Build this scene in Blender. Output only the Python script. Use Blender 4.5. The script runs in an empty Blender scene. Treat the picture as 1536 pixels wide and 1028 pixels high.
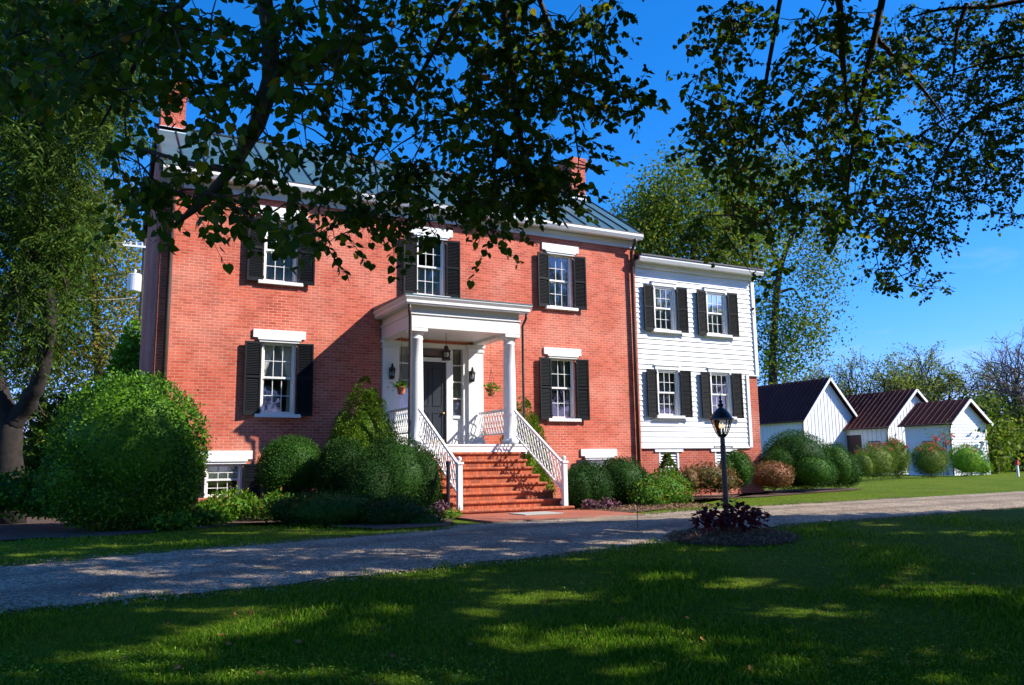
import bpy, math, random
import numpy as np
from mathutils import Vector
R = math.radians
random.seed(7); rng = np.random.default_rng(7)
scene = bpy.context.scene; col = scene.collection

# ------------------------------------------------------------------ camera
CAM = np.array([-8.54, -20.8, 0.983]); FPX = 1213.5
yaw, pitch, roll = R(27.931), R(8.574), R(-0.819)
FW = np.array([math.sin(yaw)*math.cos(pitch), math.cos(yaw)*math.cos(pitch), math.sin(pitch)])
_rt = np.array([math.cos(yaw), -math.sin(yaw), 0.0]); _up = np.cross(_rt, FW)
RT = math.cos(roll)*_rt + math.sin(roll)*_up; UP = -math.sin(roll)*_rt + math.cos(roll)*_up
cam = bpy.data.objects.new('camera', bpy.data.cameras.new('camera')); col.objects.link(cam)
from mathutils import Matrix
M4 = Matrix(((RT[0], UP[0], -FW[0], CAM[0]), (RT[1], UP[1], -FW[1], CAM[1]), (RT[2], UP[2], -FW[2], CAM[2]), (0, 0, 0, 1)))
cam.matrix_world = M4
cam.data.sensor_width = 36.0; cam.data.lens = 36.0*FPX/1536.0; cam.data.clip_end = 2000
scene.camera = cam
# ------------------------------------------------------------------ sky, sun, exposure
SUN = np.array([3.45, -2.5, 3.2]); SUN = SUN/np.linalg.norm(SUN)
w = bpy.data.worlds.new("World"); scene.world = w; w.use_nodes = True
nt = w.node_tree; nt.nodes.clear()
sky = nt.nodes.new('ShaderNodeTexSky'); sky.sky_type = 'NISHITA'; sky.sun_disc = False
sky.sun_elevation = math.asin(SUN[2]); sky.sun_rotation = math.atan2(SUN[0], SUN[1])
sky.altitude = 300; sky.air_density = 1.0; sky.dust_density = 0.3; sky.ozone_density = 3.0
sp_ = nt.nodes.new('ShaderNodeSeparateColor'); cmb = nt.nodes.new('ShaderNodeCombineColor')
def _m(op, a, b):
    x = nt.nodes.new('ShaderNodeMath'); x.operation = op
    for i, v in ((0, a), (1, b)):
        if hasattr(v, 'is_output'): nt.links.new(v, x.inputs[i])
        else: x.inputs[i].default_value = v
    return x.outputs[0]
nt.links.new(sky.outputs[0], sp_.inputs[0])
_g = _m('MULTIPLY', sp_.outputs[1], 1.30)
nt.links.new(_m('MINIMUM', _m('MULTIPLY', _m('POWER', sp_.outputs[0], 2.2), 0.17), _m('MULTIPLY', _g, 1.0)), cmb.inputs[0])
nt.links.new(_g, cmb.inputs[1]); nt.links.new(_m('MULTIPLY', sp_.outputs[2], 2.5), cmb.inputs[2])
bg = nt.nodes.new('ShaderNodeBackground'); bg.inputs['Strength'].default_value = 0.061
out = nt.nodes.new('ShaderNodeOutputWorld')
tcw = nt.nodes.new('ShaderNodeTexCoord'); mpw = nt.nodes.new('ShaderNodeMapping'); mpw.inputs['Scale'].default_value = (2.2, 3.0, 11.0); mpw.inputs['Rotation'].default_value = (0.10, 0.12, 0.4)
nt.links.new(tcw.outputs['Generated'], mpw.inputs[0])
nzw = nt.nodes.new('ShaderNodeTexNoise'); nzw.inputs['Scale'].default_value = 1.6; nzw.inputs['Detail'].default_value = 7; nzw.inputs['Roughness'].default_value = 0.6; nt.links.new(mpw.outputs[0], nzw.inputs['Vector'])
rpw = nt.nodes.new('ShaderNodeValToRGB'); rpw.color_ramp.elements[0].position = 0.50; rpw.color_ramp.elements[1].position = 0.78; nt.links.new(nzw.outputs[0], rpw.inputs[0])
spz = nt.nodes.new('ShaderNodeSeparateXYZ'); nt.links.new(tcw.outputs['Generated'], spz.inputs[0])
lowm = nt.nodes.new('ShaderNodeMapRange'); lowm.inputs[1].default_value = 0.40; lowm.inputs[2].default_value = 0.12; lowm.inputs[3].default_value = 0.0; lowm.inputs[4].default_value = 0.42; nt.links.new(spz.outputs[2], lowm.inputs[0])
cmx = nt.nodes.new('ShaderNodeMix'); cmx.data_type = 'RGBA'; nt.links.new(_m('MULTIPLY', rpw.outputs[0], lowm.outputs[0]), cmx.inputs[0]); nt.links.new(cmb.outputs[0], cmx.inputs[6]); cmx.inputs[7].default_value = (7.5, 8.3, 9.2, 1)
nt.links.new(cmx.outputs[2], bg.inputs[0]); nt.links.new(bg.outputs[0], out.inputs[0])
sl = bpy.data.lights.new('sun', 'SUN'); sl.energy = 5.0; sl.angle = R(0.55); sl.color = (1.0, 0.93, 0.82)
so = bpy.data.objects.new('sun', sl); col.objects.link(so); so.location = (20, -20, 25)
so.rotation_euler = Vector(SUN.tolist()).to_track_quat('Z', 'Y').to_euler()
vs = scene.view_settings; vs.view_transform = 'Standard'; vs.look = 'None'; vs.exposure = 0.82; vs.gamma = 1.0
scene.cycles.max_bounces = 6; scene.cycles.diffuse_bounces = 3; scene.cycles.glossy_bounces = 3
scene.cycles.transmission_bounces = 4; scene.cycles.transparent_max_bounces = 12
scene.cycles.use_denoising = True
scene.cycles.caustics_reflective = False; scene.cycles.caustics_refractive = False

# ------------------------------------------------------------------ placing helpers: a pixel of the photograph and a depth give a point
def ray(u, v): return FW + RT*(u-768)/FPX - UP*(v-514)/FPX
def at_depth(u, v, t): return CAM + ray(u, v)*t
def at_y(u, v, y): d = ray(u, v); return CAM + d*(y-CAM[1])/d[1]
def at_x(u, v, x): d = ray(u, v); return CAM + d*(x-CAM[0])/d[0]
def depth_of(p): return float((np.asarray(p)-CAM) @ FW)
def pix(p):
    v = np.atleast_2d(p)-CAM; d = v@FW
    return 768+FPX*(v@RT)/d, 514-FPX*(v@UP)/d, d
def h(y):                                                  # height of the ground: the lawn falls towards the viewer
    return np.where(y >= -9, -0.1, np.where(y > -23, -0.1+(y+9)*0.05, -0.8))
def on_ground(u, v):
    p = None; z = -0.1
    for _ in range(30):
        d = ray(u, v); p = CAM + d*(z-CAM[2])/d[2]; z = float(h(p[1]))
    return p

# ------------------------------------------------------------------ materials
def new_mat(name):
    m = bpy.data.materials.new(name); m.use_nodes = True
    n = m.node_tree; b = n.nodes['Principled BSDF']
    return m, n, b
def L(n, a, b): n.links.new(a, b)
def node(n, t, **k):
    x = n.nodes.new(t)
    for a, v in k.items(): setattr(x, a, v)
    return x
def ramp(n, stops, interp='LINEAR'):
    r = n.nodes.new('ShaderNodeValToRGB'); r.color_ramp.interpolation = interp
    e = r.color_ramp.elements
    while len(e) < len(stops): e.new(0.5)
    for i, (p, c) in enumerate(stops): e[i].position = p; e[i].color = (*c, 1)
    return r
def noise(n, scale, detail=4, vec=None, rough=0.55):
    x = n.nodes.new('ShaderNodeTexNoise'); x.inputs['Scale'].default_value = scale; x.inputs['Detail'].default_value = detail; x.inputs['Roughness'].default_value = rough
    if vec is not None: L(n, vec, x.inputs['Vector'])
    return x
def mixc(n, f, a, b, mode='MIX'):
    x = n.nodes.new('ShaderNodeMix'); x.data_type = 'RGBA'; x.blend_type = mode
    for sock, val in ((x.inputs['Factor'], f), (x.inputs['A'], a), (x.inputs['B'], b)): pass
    fa, ca, cb = x.inputs[0], x.inputs[6], x.inputs[7]
    for s, v in ((fa, f), (ca, a), (cb, b)):
        if hasattr(v, 'is_output'): L(n, v, s)
        elif isinstance(v, (tuple, list)): s.default_value = (*v, 1) if len(v) == 3 else v
        else: s.default_value = v
    return x.outputs[2]
def bump(n, b, height, strength=0.4, dist=0.02):
    x = n.nodes.new('ShaderNodeBump'); x.inputs['Strength'].default_value = strength; x.inputs['Distance'].default_value = dist
    L(n, height, x.inputs['Height']); L(n, x.outputs[0], b.inputs['Normal'])
def objco(n): return node(n, 'ShaderNodeTexCoord').outputs['Object']
def plain(name, c, rough=0.6, var=0.15, scale=3.0, metal=0.0, bmp=0.0, bscale=40, spec=0.5):
    m, n, b = new_mat(name)
    co = objco(n); t = noise(n, scale, 6, co)
    r = ramp(n, [(0.3, tuple(x*(1-var) for x in c)), (0.7, tuple(min(1, x*(1+var)) for x in c))]); L(n, t.outputs[0], r.inputs[0])
    L(n, r.outputs[0], b.inputs['Base Color']); b.inputs['Roughness'].default_value = rough; b.inputs['Metallic'].default_value = metal
    b.inputs['Specular IOR Level'].default_value = spec
    if bmp: t2 = noise(n, bscale, 4, co); bump(n, b, t2.outputs[0], bmp, 0.01)
    return m
def brick_mat(name, c1, c2, mortar, bw=0.215, bh=0.073, msize=0.012, wear=0.5, vertical=False, top=False, point=False):
    m, n, b = new_mat(name); co = objco(n)
    s = node(n, 'ShaderNodeSeparateXYZ'); L(n, co, s.inputs[0])
    ad = node(n, 'ShaderNodeMath', operation='ADD'); L(n, s.outputs[0], ad.inputs[0]); L(n, s.outputs[1], ad.inputs[1])
    cb = node(n, 'ShaderNodeCombineXYZ')
    if top: L(n, s.outputs[1], cb.inputs[1]); L(n, s.outputs[0], cb.inputs[0])
    elif vertical: L(n, s.outputs[2], cb.inputs[0]); L(n, ad.outputs[0], cb.inputs[1])
    else: L(n, ad.outputs[0], cb.inputs[0]); L(n, s.outputs[2], cb.inputs[1])
    wob = noise(n, 6, 3, co); 
    vm = node(n, 'ShaderNodeVectorMath', operation='SCALE'); L(n, wob.outputs['Color'], vm.inputs[0]); vm.inputs['Scale'].default_value = 0.008
    va = node(n, 'ShaderNodeVectorMath', operation='ADD'); L(n, cb.outputs[0], va.inputs[0]); L(n, vm.outputs[0], va.inputs[1])
    br = node(n, 'ShaderNodeTexBrick'); L(n, va.outputs[0], br.inputs['Vector'])
    br.inputs['Scale'].default_value = 1.0; br.inputs['Brick Width'].default_value = bw; br.inputs['Row Height'].default_value = bh
    br.inputs['Mortar Size'].default_value = msize*0.5; br.inputs['Mortar Smooth'].default_value = 0.25; br.inputs['Bias'].default_value = -0.1
    br.inputs['Color1'].default_value = (*c1, 1); br.inputs['Color2'].default_value = (*c2, 1)
    # mortar: worn and lime-washed in patches
    p = noise(n, 0.55, 5, co, 0.65)
    pr = ramp(n, [(0.46, (0, 0, 0)), (0.66, (1, 1, 1))]); L(n, p.outputs[0], pr.inputs[0])
    mf = pr.outputs[0]
    if point:                                              # wedges of newer, paler mortar above the ground floor lintels and below the sills
        def mt(op, a_, b_):
            x = node(n, 'ShaderNodeMath', operation=op)
            for i, v in ((0, a_), (1, b_)):
                if hasattr(v, 'is_output'): L(n, v, x.inputs[i])
                else: x.inputs[i].default_value = v
            return x.outputs[0]
        dx = mt('ABSOLUTE', mt('SUBTRACT', mt('ABSOLUTE', s.outputs[0], 0), 4.22), 0); wn = noise(n, 3, 3, co)
        for zt, zb in ((5.75, 4.4), (2.25, 1.3)):
            zz = mt('SUBTRACT', s.outputs[2], zb); up_z = mt('SUBTRACT', zt, s.outputs[2])
            edge = mt('SUBTRACT', mt('MULTIPLY', up_z, .62), mt('ADD', dx, mt('MULTIPLY', mt('SUBTRACT', wn.outputs[0], .5), .9)))
            k = mt('MULTIPLY', mt('MINIMUM', mt('MAXIMUM', mt('MULTIPLY', edge, 4), 0), 1), mt('GREATER_THAN', zz, 0)); mf = mt('MAXIMUM', mf, k)
    mc = mixc(n, mf, tuple(x*0.72 for x in mortar), tuple(min(1, x*1.12) for x in mortar))
    L(n, mc, br.inputs['Mortar'])
    # each area of brick a little different, thin pale bloom
    q = noise(n, 0.8, 8, co, 0.72); qr = ramp(n, [(0.28, (0.66, 0.62, 0.60)), (0.48, (0.96, 0.95, 0.94)), (0.75, (1.12, 1.10, 1.08))]); L(n, q.outputs[0], qr.inputs[0])
    c = mixc(n, 1.0, br.outputs['Color'], qr.outputs[0], 'MULTIPLY')
    f2 = node(n, 'ShaderNodeMath', operation='MULTIPLY'); L(n, pr.outputs[0], f2.inputs[0]); f2.inputs[1].default_value = 0.62*wear
    c = mixc(n, f2.outputs[0], c, mortar)
    fine = noise(n, 55, 3, co); fr = ramp(n, [(0.3, (0.8, 0.8, 0.8)), (0.7, (1.1, 1.1, 1.1))]); L(n, fine.outputs[0], fr.inputs[0])
    c = mixc(n, 1.0, c, fr.outputs[0], 'MULTIPLY')
    L(n, c, b.inputs['Base Color']); b.inputs['Roughness'].default_value = 0.85; b.inputs['Specular IOR Level'].default_value = 0.25
    inv = node(n, 'ShaderNodeMath', operation='SUBTRACT'); inv.inputs[0].default_value = 1; L(n, br.outputs['Fac'], inv.inputs[1])
    a2 = node(n, 'ShaderNodeMath', operation='MULTIPLY_ADD'); L(n, fine.outputs[0], a2.inputs[0]); a2.inputs[1].default_value = 0.35; L(n, inv.outputs[0], a2.inputs[2])
    bump(n, b, a2.outputs[0], 0.5, 0.008)
    return m
def leaf_mat(name, stops, trans=0.25, rough=0.45, spec=0.35, tint=1.5):
    rough = max(rough, 0.6); spec = spec*0.45
    m, n, b = new_mat(name)
    g = node(n, 'ShaderNodeNewGeometry')
    r = ramp(n, stops); L(n, g.outputs['Random Per Island'], r.inputs[0])
    L(n, r.outputs[0], b.inputs['Base Color']); b.inputs['Roughness'].default_value = rough; b.inputs['Specular IOR Level'].default_value = spec
    tr = node(n, 'ShaderNodeBsdfTranslucent')
    tc = mixc(n, 1.0, r.outputs[0], (tint, tint*1.1, tint*0.5), 'MULTIPLY'); L(n, tc, tr.inputs['Color'])
    mx = node(n, 'ShaderNodeMixShader'); mx.inputs[0].default_value = trans
    L(n, b.outputs[0], mx.inputs[1]); L(n, tr.outputs[0], mx.inputs[2]); L(n, mx.outputs[0], n.nodes['Material Output'].inputs[0])
    return m
def glass_mat(name, refl=0.16, tint=(0.85, 0.92, 0.95)):
    m, n, b = new_mat(name)
    n.nodes.remove(b)
    g = node(n, 'ShaderNodeBsdfGlossy'); g.inputs['Roughness'].default_value = 0.03
    t = node(n, 'ShaderNodeBsdfTransparent'); t.inputs[0].default_value = (*tint, 1)
    co = objco(n); nz = noise(n, 2.5, 2, co); bp = node(n, 'ShaderNodeBump'); bp.inputs['Strength'].default_value = 0.05; bp.inputs['Distance'].default_value = 0.02
    L(n, nz.outputs[0], bp.inputs['Height']); L(n, bp.outputs[0], g.inputs['Normal'])
    fr = node(n, 'ShaderNodeFresnel'); fr.inputs['IOR'].default_value = 1.5
    ad = node(n, 'ShaderNodeMath', operation='ADD', use_clamp=True); L(n, fr.outputs[0], ad.inputs[0]); ad.inputs[1].default_value = refl
    mx = node(n, 'ShaderNodeMixShader'); L(n, ad.outputs[0], mx.inputs[0]); L(n, t.outputs[0], mx.inputs[1]); L(n, g.outputs[0], mx.inputs[2])
    L(n, mx.outputs[0], n.nodes['Material Output'].inputs[0])
    return m

MAT = {}
MAT['brick'] = brick_mat('red_brick', (0.68, 0.140, 0.080), (0.46, 0.076, 0.042), (0.76, 0.40, 0.30), msize=0.015, point=True)
MAT['brick_wing'] = brick_mat('wing_brick', (0.52, 0.105, 0.055), (0.38, 0.07, 0.04), (0.60, 0.46, 0.40), wear=0.3)
MAT['tread'] = brick_mat('tread_brick', (0.62, 0.15, 0.06), (0.30, 0.085, 0.045), (0.22, 0.13, 0.09), bw=0.21, bh=0.075, vertical=True, wear=0.2)
MAT['paver'] = brick_mat('paver_brick', (0.45, 0.12, 0.06), (0.33, 0.09, 0.05), (0.30, 0.22, 0.17), bw=0.21, bh=0.1, wear=0.3, top=True)
MAT['white'] = plain('white_paint', (0.80, 0.80, 0.79), 0.5, 0.03, 2)
MAT['siding'] = plain('white_siding', (0.80, 0.81, 0.82), 0.55, 0.035, 1.2)
MAT['shed_white'] = plain('shed_paint', (0.74, 0.75, 0.76), 0.6, 0.07, 1.0)
MAT['black'] = plain('black_shutter_paint', (0.0055, 0.0075, 0.010), 0.6, 0.2, 5, spec=0.2)
MAT['iron'] = plain('black_iron', (0.012, 0.012, 0.013), 0.4, 0.2, 8)
MAT['copper'] = plain('brown_downspout', (0.05, 0.035, 0.028), 0.45, 0.25, 6)
MAT['door'] = plain('dark_door_paint', (0.022, 0.028, 0.038), 0.35, 0.1, 4)
MAT['brass'] = plain('brass', (0.75, 0.5, 0.14), 0.3, 0.1, 6, metal=0.85)
MAT['glass'] = glass_mat('window_glass', 0.13)
MAT['clear'] = glass_mat('lantern_glass', 0.05, (0.95, 0.96, 0.96))
MAT['curtain'] = plain('cream_curtain', (0.72, 0.69, 0.62), 0.9, 0.05, 4)
MAT['sheer'] = plain('grey_blind', (0.42, 0.43, 0.42), 0.9, 0.05, 4)
MAT['terracotta'] = plain('terracotta', (0.42, 0.13, 0.06), 0.8, 0.15, 8)
MAT['mat_black'] = plain('black_doormat', (0.015, 0.015, 0.016), 0.95, 0.2, 30)
MAT['mat_white'] = plain('pale_doormat', (0.36, 0.37, 0.33), 0.95, 0.3, 25)
MAT['floor'] = plain('porch_floor', (0.16, 0.17, 0.18), 0.5, 0.1, 4)
MAT['galv'] = plain('galvanised', (0.62, 0.63, 0.68), 0.45, 0.06, 3)
MAT['pole'] = plain('pole_wood', (0.06, 0.05, 0.04), 0.9, 0.3, 6)
MAT['wire'] = plain('wire', (0.30, 0.30, 0.26), 0.5, 0.1, 6)
MAT['bark'] = plain('dark_bark', (0.055, 0.040, 0.030), 0.95, 0.4, 9, bmp=0.9, bscale=18)
MAT['bark_grey'] = plain('grey_bark', (0.022, 0.017, 0.014), 0.95, 0.5, 7, bmp=1.0, bscale=9)
MAT['redmark'] = plain('red_marker', (0.5, 0.05, 0.03), 0.5, 0.1, 5)
MAT['shed_window'] = plain('shed_window_frame', (0.06, 0.07, 0.08), 0.6, 0.1, 5)
MAT['shed_door'] = plain('shed_door', (0.07, 0.03, 0.025), 0.7, 0.2, 5)
MAT['dark_in'] = plain('interior_dark', (0.03, 0.028, 0.026), 0.9, 0.1, 2)
def roof_mat(name, c, rough, metal=0.0, streak=0.25):
    m, n, b = new_mat(name); b.inputs['Specular IOR Level'].default_value = 0.15 if 'red' in name else 0.5; co = objco(n)
    t = noise(n, 1.1, 6, co, 0.7); r = ramp(n, [(0.3, tuple(x*(1-streak) for x in c)), (0.7, tuple(x*(1+streak) for x in c))]); L(n, t.outputs[0], r.inputs[0])
    L(n, r.outputs[0], b.inputs['Base Color']); b.inputs['Roughness'].default_value = rough; b.inputs['Metallic'].default_value = metal
    t2 = noise(n, 3, 3, co); bump(n, b, t2.outputs[0], 0.15, 0.02)
    return m
MAT['roof'] = roof_mat('seamed_metal_roof', (0.065, 0.14, 0.165), 0.42, 0.25)
MAT['seam'] = roof_mat('roof_seam', (0.012, 0.02, 0.025), 0.5)
MAT['shed_roof'] = roof_mat('dark_red_metal_roof', (0.080, 0.016, 0.014), 0.85)
MAT['shed_seam'] = roof_mat('shed_roof_seam', (0.10, 0.04, 0.035), 0.6)
MAT['wing_roof'] = roof_mat('dark_wing_roof', (0.05, 0.05, 0.055), 0.5)
MAT['cornice'] = plain('cornice_paint', (0.78, 0.79, 0.80), 0.5, 0.04, 2)
MAT['grey_trim'] = plain('pale_grey_trim', (0.62, 0.67, 0.72), 0.5, 0.04, 2)
# bulbs of the unlit post lamp: their glow stands in for an orange glint
m, n, b = new_mat('bulb_glint_glow'); b.inputs['Base Color'].default_value = (1, .7, .4, 1); b.inputs['Emission Color'].default_value = (1, .62, .28, 1); b.inputs['Emission Strength'].default_value = 0.8; MAT['bulb_glint'] = m
# ground: turf soil under the blades
def grass_ground():
    m, n, b = new_mat('turf'); co = objco(n)
    a = noise(n, 0.5, 6, co, 0.7); f = noise(n, 9, 5, co, 0.75); f2 = noise(n, 60, 3, co)
    r1 = ramp(n, [(0.3, (0.085, 0.15, 0.007)), (0.52, (0.135, 0.205, 0.009)), (0.75, (0.22, 0.24, 0.022))]); L(n, a.outputs[0], r1.inputs[0])
    r2 = ramp(n, [(0.25, (0.45, 0.5, 0.4)), (0.6, (1, 1, 1)), (0.8, (1.35, 1.3, 1.2))]); L(n, f.outputs[0], r2.inputs[0])
    c = mixc(n, 1.0, r1.outputs[0], r2.outputs[0], 'MULTIPLY')
    r3 = ramp(n, [(0.3, (0.5, 0.5, 0.5)), (0.7, (1.3, 1.3, 1.3))]); L(n, f2.outputs[0], r3.inputs[0])
    c = mixc(n, 1.0, c, r3.outputs[0], 'MULTIPLY')
    L(n, c, b.inputs['Base Color']); b.inputs['Roughness'].default_value = 0.95; b.inputs['Specular IOR Level'].default_value = 0.1
    bump(n, b, f2.outputs[0], 1.0, 0.05); return m
MAT['turf'] = grass_ground()
def gravel():
    m, n, b = new_mat('gravel'); co = objco(n)
    v = node(n, 'ShaderNodeTexVoronoi'); v.inputs['Scale'].default_value = 48; L(n, co, v.inputs['Vector'])
    s = node(n, 'ShaderNodeSeparateColor'); L(n, v.outputs['Color'], s.inputs[0])
    r = ramp(n, [(0.0, (0.17, 0.132, 0.095)), (0.5, (0.50, 0.41, 0.31)), (1.0, (0.88, 0.75, 0.59))]); L(n, s.outputs[0], r.inputs[0])
    v2 = node(n, 'ShaderNodeTexVoronoi'); v2.inputs['Scale'].default_value = 9; L(n, co, v2.inputs['Vector'])
    a = noise(n, 0.9, 6, co, 0.7); r2 = ramp(n, [(0.3, (0.52, 0.50, 0.47)), (0.5, (0.9, 0.88, 0.86)), (0.7, (1.15, 1.13, 1.1))]); L(n, a.outputs[0], r2.inputs[0])
    c = mixc(n, 1.0, r.outputs[0], r2.outputs[0], 'MULTIPLY')
    r4 = ramp(n, [(0.0, (1.12, 1.1, 1.07)), (0.6, (0.92, 0.9, 0.87))]); L(n, v2.outputs[0], r4.inputs[0]); c = mixc(n, 1.0, c, r4.outputs[0], 'MULTIPLY')
    ta = node(n, 'ShaderNodeAttribute'); ta.attribute_name = 'track'; tn = noise(n, 1.6, 4, co); tm = node(n, 'ShaderNodeMath', operation='MULTIPLY'); L(n, ta.outputs['Fac'], tm.inputs[0]); L(n, tn.outputs[0], tm.inputs[1])
    c = mixc(n, tm.outputs[0], c, (0.16, 0.125, 0.095))
    L(n, c, b.inputs['Base Color']); b.inputs['Roughness'].default_value = 0.9; b.inputs['Specular IOR Level'].default_value = 0.2
    inv = node(n, 'ShaderNodeMath', operation='SUBTRACT'); inv.inputs[0].default_value = 1; L(n, v.outputs[0], inv.inputs[1])
    bump(n, b, inv.outputs[0], 1.0, 0.04); return m
MAT['gravel'] = gravel()
def mulch():
    m, n, b = new_mat('mulch'); co = objco(n)
    t = noise(n, 40, 5, co, 0.8); r = ramp(n, [(0.3, (0.03, 0.016, 0.010)), (0.55, (0.11, 0.062, 0.038)), (0.75, (0.30, 0.19, 0.12))]); L(n, t.outputs[0], r.inputs[0])
    L(n, r.outputs[0], b.inputs['Base Color']); b.inputs['Roughness'].default_value = 1.0; bump(n, b, t.outputs[0], 1.0, 0.05); return m
MAT['mulch'] = mulch()
# foliage
MAT['leaf_near'] = leaf_mat('broad_leaves', [(0.0, (0.024, 0.054, 0.006)), (0.6, (0.044, 0.086, 0.009)), (0.9, (0.075, 0.115, 0.010)), (0.965, (0.20, 0.20, 0.012)), (1.0, (0.22, 0.10, 0.012))], 0.30, 0.4, 0.3, 2.2)
MAT['leaf_holly'] = leaf_mat('holly_leaves', [(0.0, (0.016, 0.052, 0.004)), (0.5, (0.042, 0.130, 0.005)), (1.0, (0.140, 0.290, 0.009))], 0.2, 0.35, 0.5)
MAT['leaf_box'] = leaf_mat('boxwood_leaves', [(0.0, (0.008, 0.030, 0.004)), (0.6, (0.016, 0.055, 0.006)), (1.0, (0.036, 0.100, 0.010))], 0.15, 0.5, 0.3)  # dark boxwood leaves, deepened further in colour for the shade on them
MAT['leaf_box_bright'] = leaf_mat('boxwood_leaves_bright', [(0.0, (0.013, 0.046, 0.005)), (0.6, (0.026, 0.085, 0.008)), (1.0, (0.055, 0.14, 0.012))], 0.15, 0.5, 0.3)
MAT['leaf_spruce'] = leaf_mat('spruce_needles', [(0.0, (0.045, 0.095, 0.006)), (0.6, (0.095, 0.175, 0.010)), (1.0, (0.165, 0.26, 0.018))], 0.15, 0.6, 0.2)
MAT['leaf_nandina'] = leaf_mat('nandina_leaves', [(0.0, (0.035, 0.10, 0.008)), (0.6, (0.085, 0.20, 0.014)), (0.93, (0.16, 0.22, 0.018)), (1.0, (0.30, 0.09, 0.02))], 0.2, 0.45, 0.3)
MAT['leaf_red'] = leaf_mat('reddish_leaves', [(0.0, (0.06, 0.07, 0.015)), (0.45, (0.14, 0.09, 0.03)), (0.8, (0.24, 0.085, 0.045)), (1.0, (0.33, 0.15, 0.09))], 0.2, 0.5, 0.3)
MAT['leaf_coleus'] = leaf_mat('dark_red_leaves', [(0.0, (0.045, 0.008, 0.010)), (0.7, (0.12, 0.016, 0.022)), (1.0, (0.30, 0.035, 0.05))], 0.15, 0.5, 0.3)
MAT['leaf_purple'] = leaf_mat('purple_leaves', [(0.0, (0.05, 0.02, 0.03)), (0.6, (0.16, 0.07, 0.10)), (1.0, (0.34, 0.16, 0.20))], 0.15, 0.5, 0.3)
MAT['leaf_feather'] = leaf_mat('feathery_leaves', [(0.0, (0.05, 0.10, 0.015)), (0.6, (0.11, 0.17, 0.03)), (1.0, (0.19, 0.24, 0.06))], 0.25, 0.6, 0.2)
MAT['leaf_pale'] = leaf_mat('pale_leaves', [(0.0, (0.09, 0.13, 0.03)), (0.6, (0.17, 0.22, 0.05)), (1.0, (0.28, 0.29, 0.09))], 0.35, 0.6, 0.2)
MAT['bark_pale'] = plain('pale_bark', (0.17, 0.135, 0.125), 0.95, 0.2, 4)
MAT['leaf_fresh'] = leaf_mat('fresh_leaves', [(0.0, (0.06, 0.15, 0.012)), (0.6, (0.12, 0.26, 0.02)), (1.0, (0.20, 0.32, 0.04))], 0.25, 0.6, 0.2)
MAT['petal'] = leaf_mat('pink_petals', [(0.0, (0.60, 0.03, 0.06)), (0.6, (0.72, 0.10, 0.16)), (1.0, (0.80, 0.22, 0.20))], 0.2, 0.6, 0.2, 1.0)
MAT['leaf_conifer'] = leaf_mat('conifer_sprays', [(0.0, (0.016, 0.042, 0.007)), (0.6, (0.044, 0.088, 0.011)), (1.0, (0.105, 0.160, 0.018))], 0.2, 0.6, 0.2)
MAT['leaf_autumn'] = leaf_mat('yellowing_leaves', [(0.0, (0.07, 0.09, 0.012)), (0.5, (0.15, 0.16, 0.02)), (0.85, (0.25, 0.20, 0.03)), (1.0, (0.28, 0.13, 0.03))], 0.3, 0.6, 0.2)
MAT['leaf_tall'] = leaf_mat('tall_tree_leaves', [(0.0, (0.030, 0.068, 0.009)), (0.5, (0.078, 0.135, 0.014)), (0.85, (0.16, 0.20, 0.020)), (1.0, (0.28, 0.26, 0.03))], 0.3, 0.5, 0.25)
MAT['leaf_far'] = leaf_mat('far_leaves', [(0.0, (0.035, 0.075, 0.018)), (0.6, (0.085, 0.130, 0.025)), (1.0, (0.17, 0.19, 0.04))], 0.3, 0.6, 0.2)
MAT['leaf_dead'] = leaf_mat('fallen_leaf', [(0.0, (0.22, 0.08, 0.03)), (0.6, (0.32, 0.15, 0.05)), (1.0, (0.40, 0.24, 0.09))], 0.15, 0.7, 0.2)
MAT['grass'] = leaf_mat('grass_blades', [(0.0, (0.028, 0.078, 0.003)), (0.5, (0.060, 0.145, 0.005)), (0.88, (0.125, 0.235, 0.008)), (1.0, (0.24, 0.23, 0.05))], 0.3, 0.55, 0.2)  # blade colour darkened for the shade over the near lawn
MAT['grass_sunlit'] = leaf_mat('lawn_blades', [(0.0, (0.11, 0.20, 0.008)), (0.5, (0.18, 0.29, 0.010)), (0.85, (0.28, 0.33, 0.03)), (1.0, (0.38, 0.31, 0.08))], 0.3, 0.6, 0.15)  # paler copy of the blades: sunlight on the far lawn put into the colour

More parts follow.
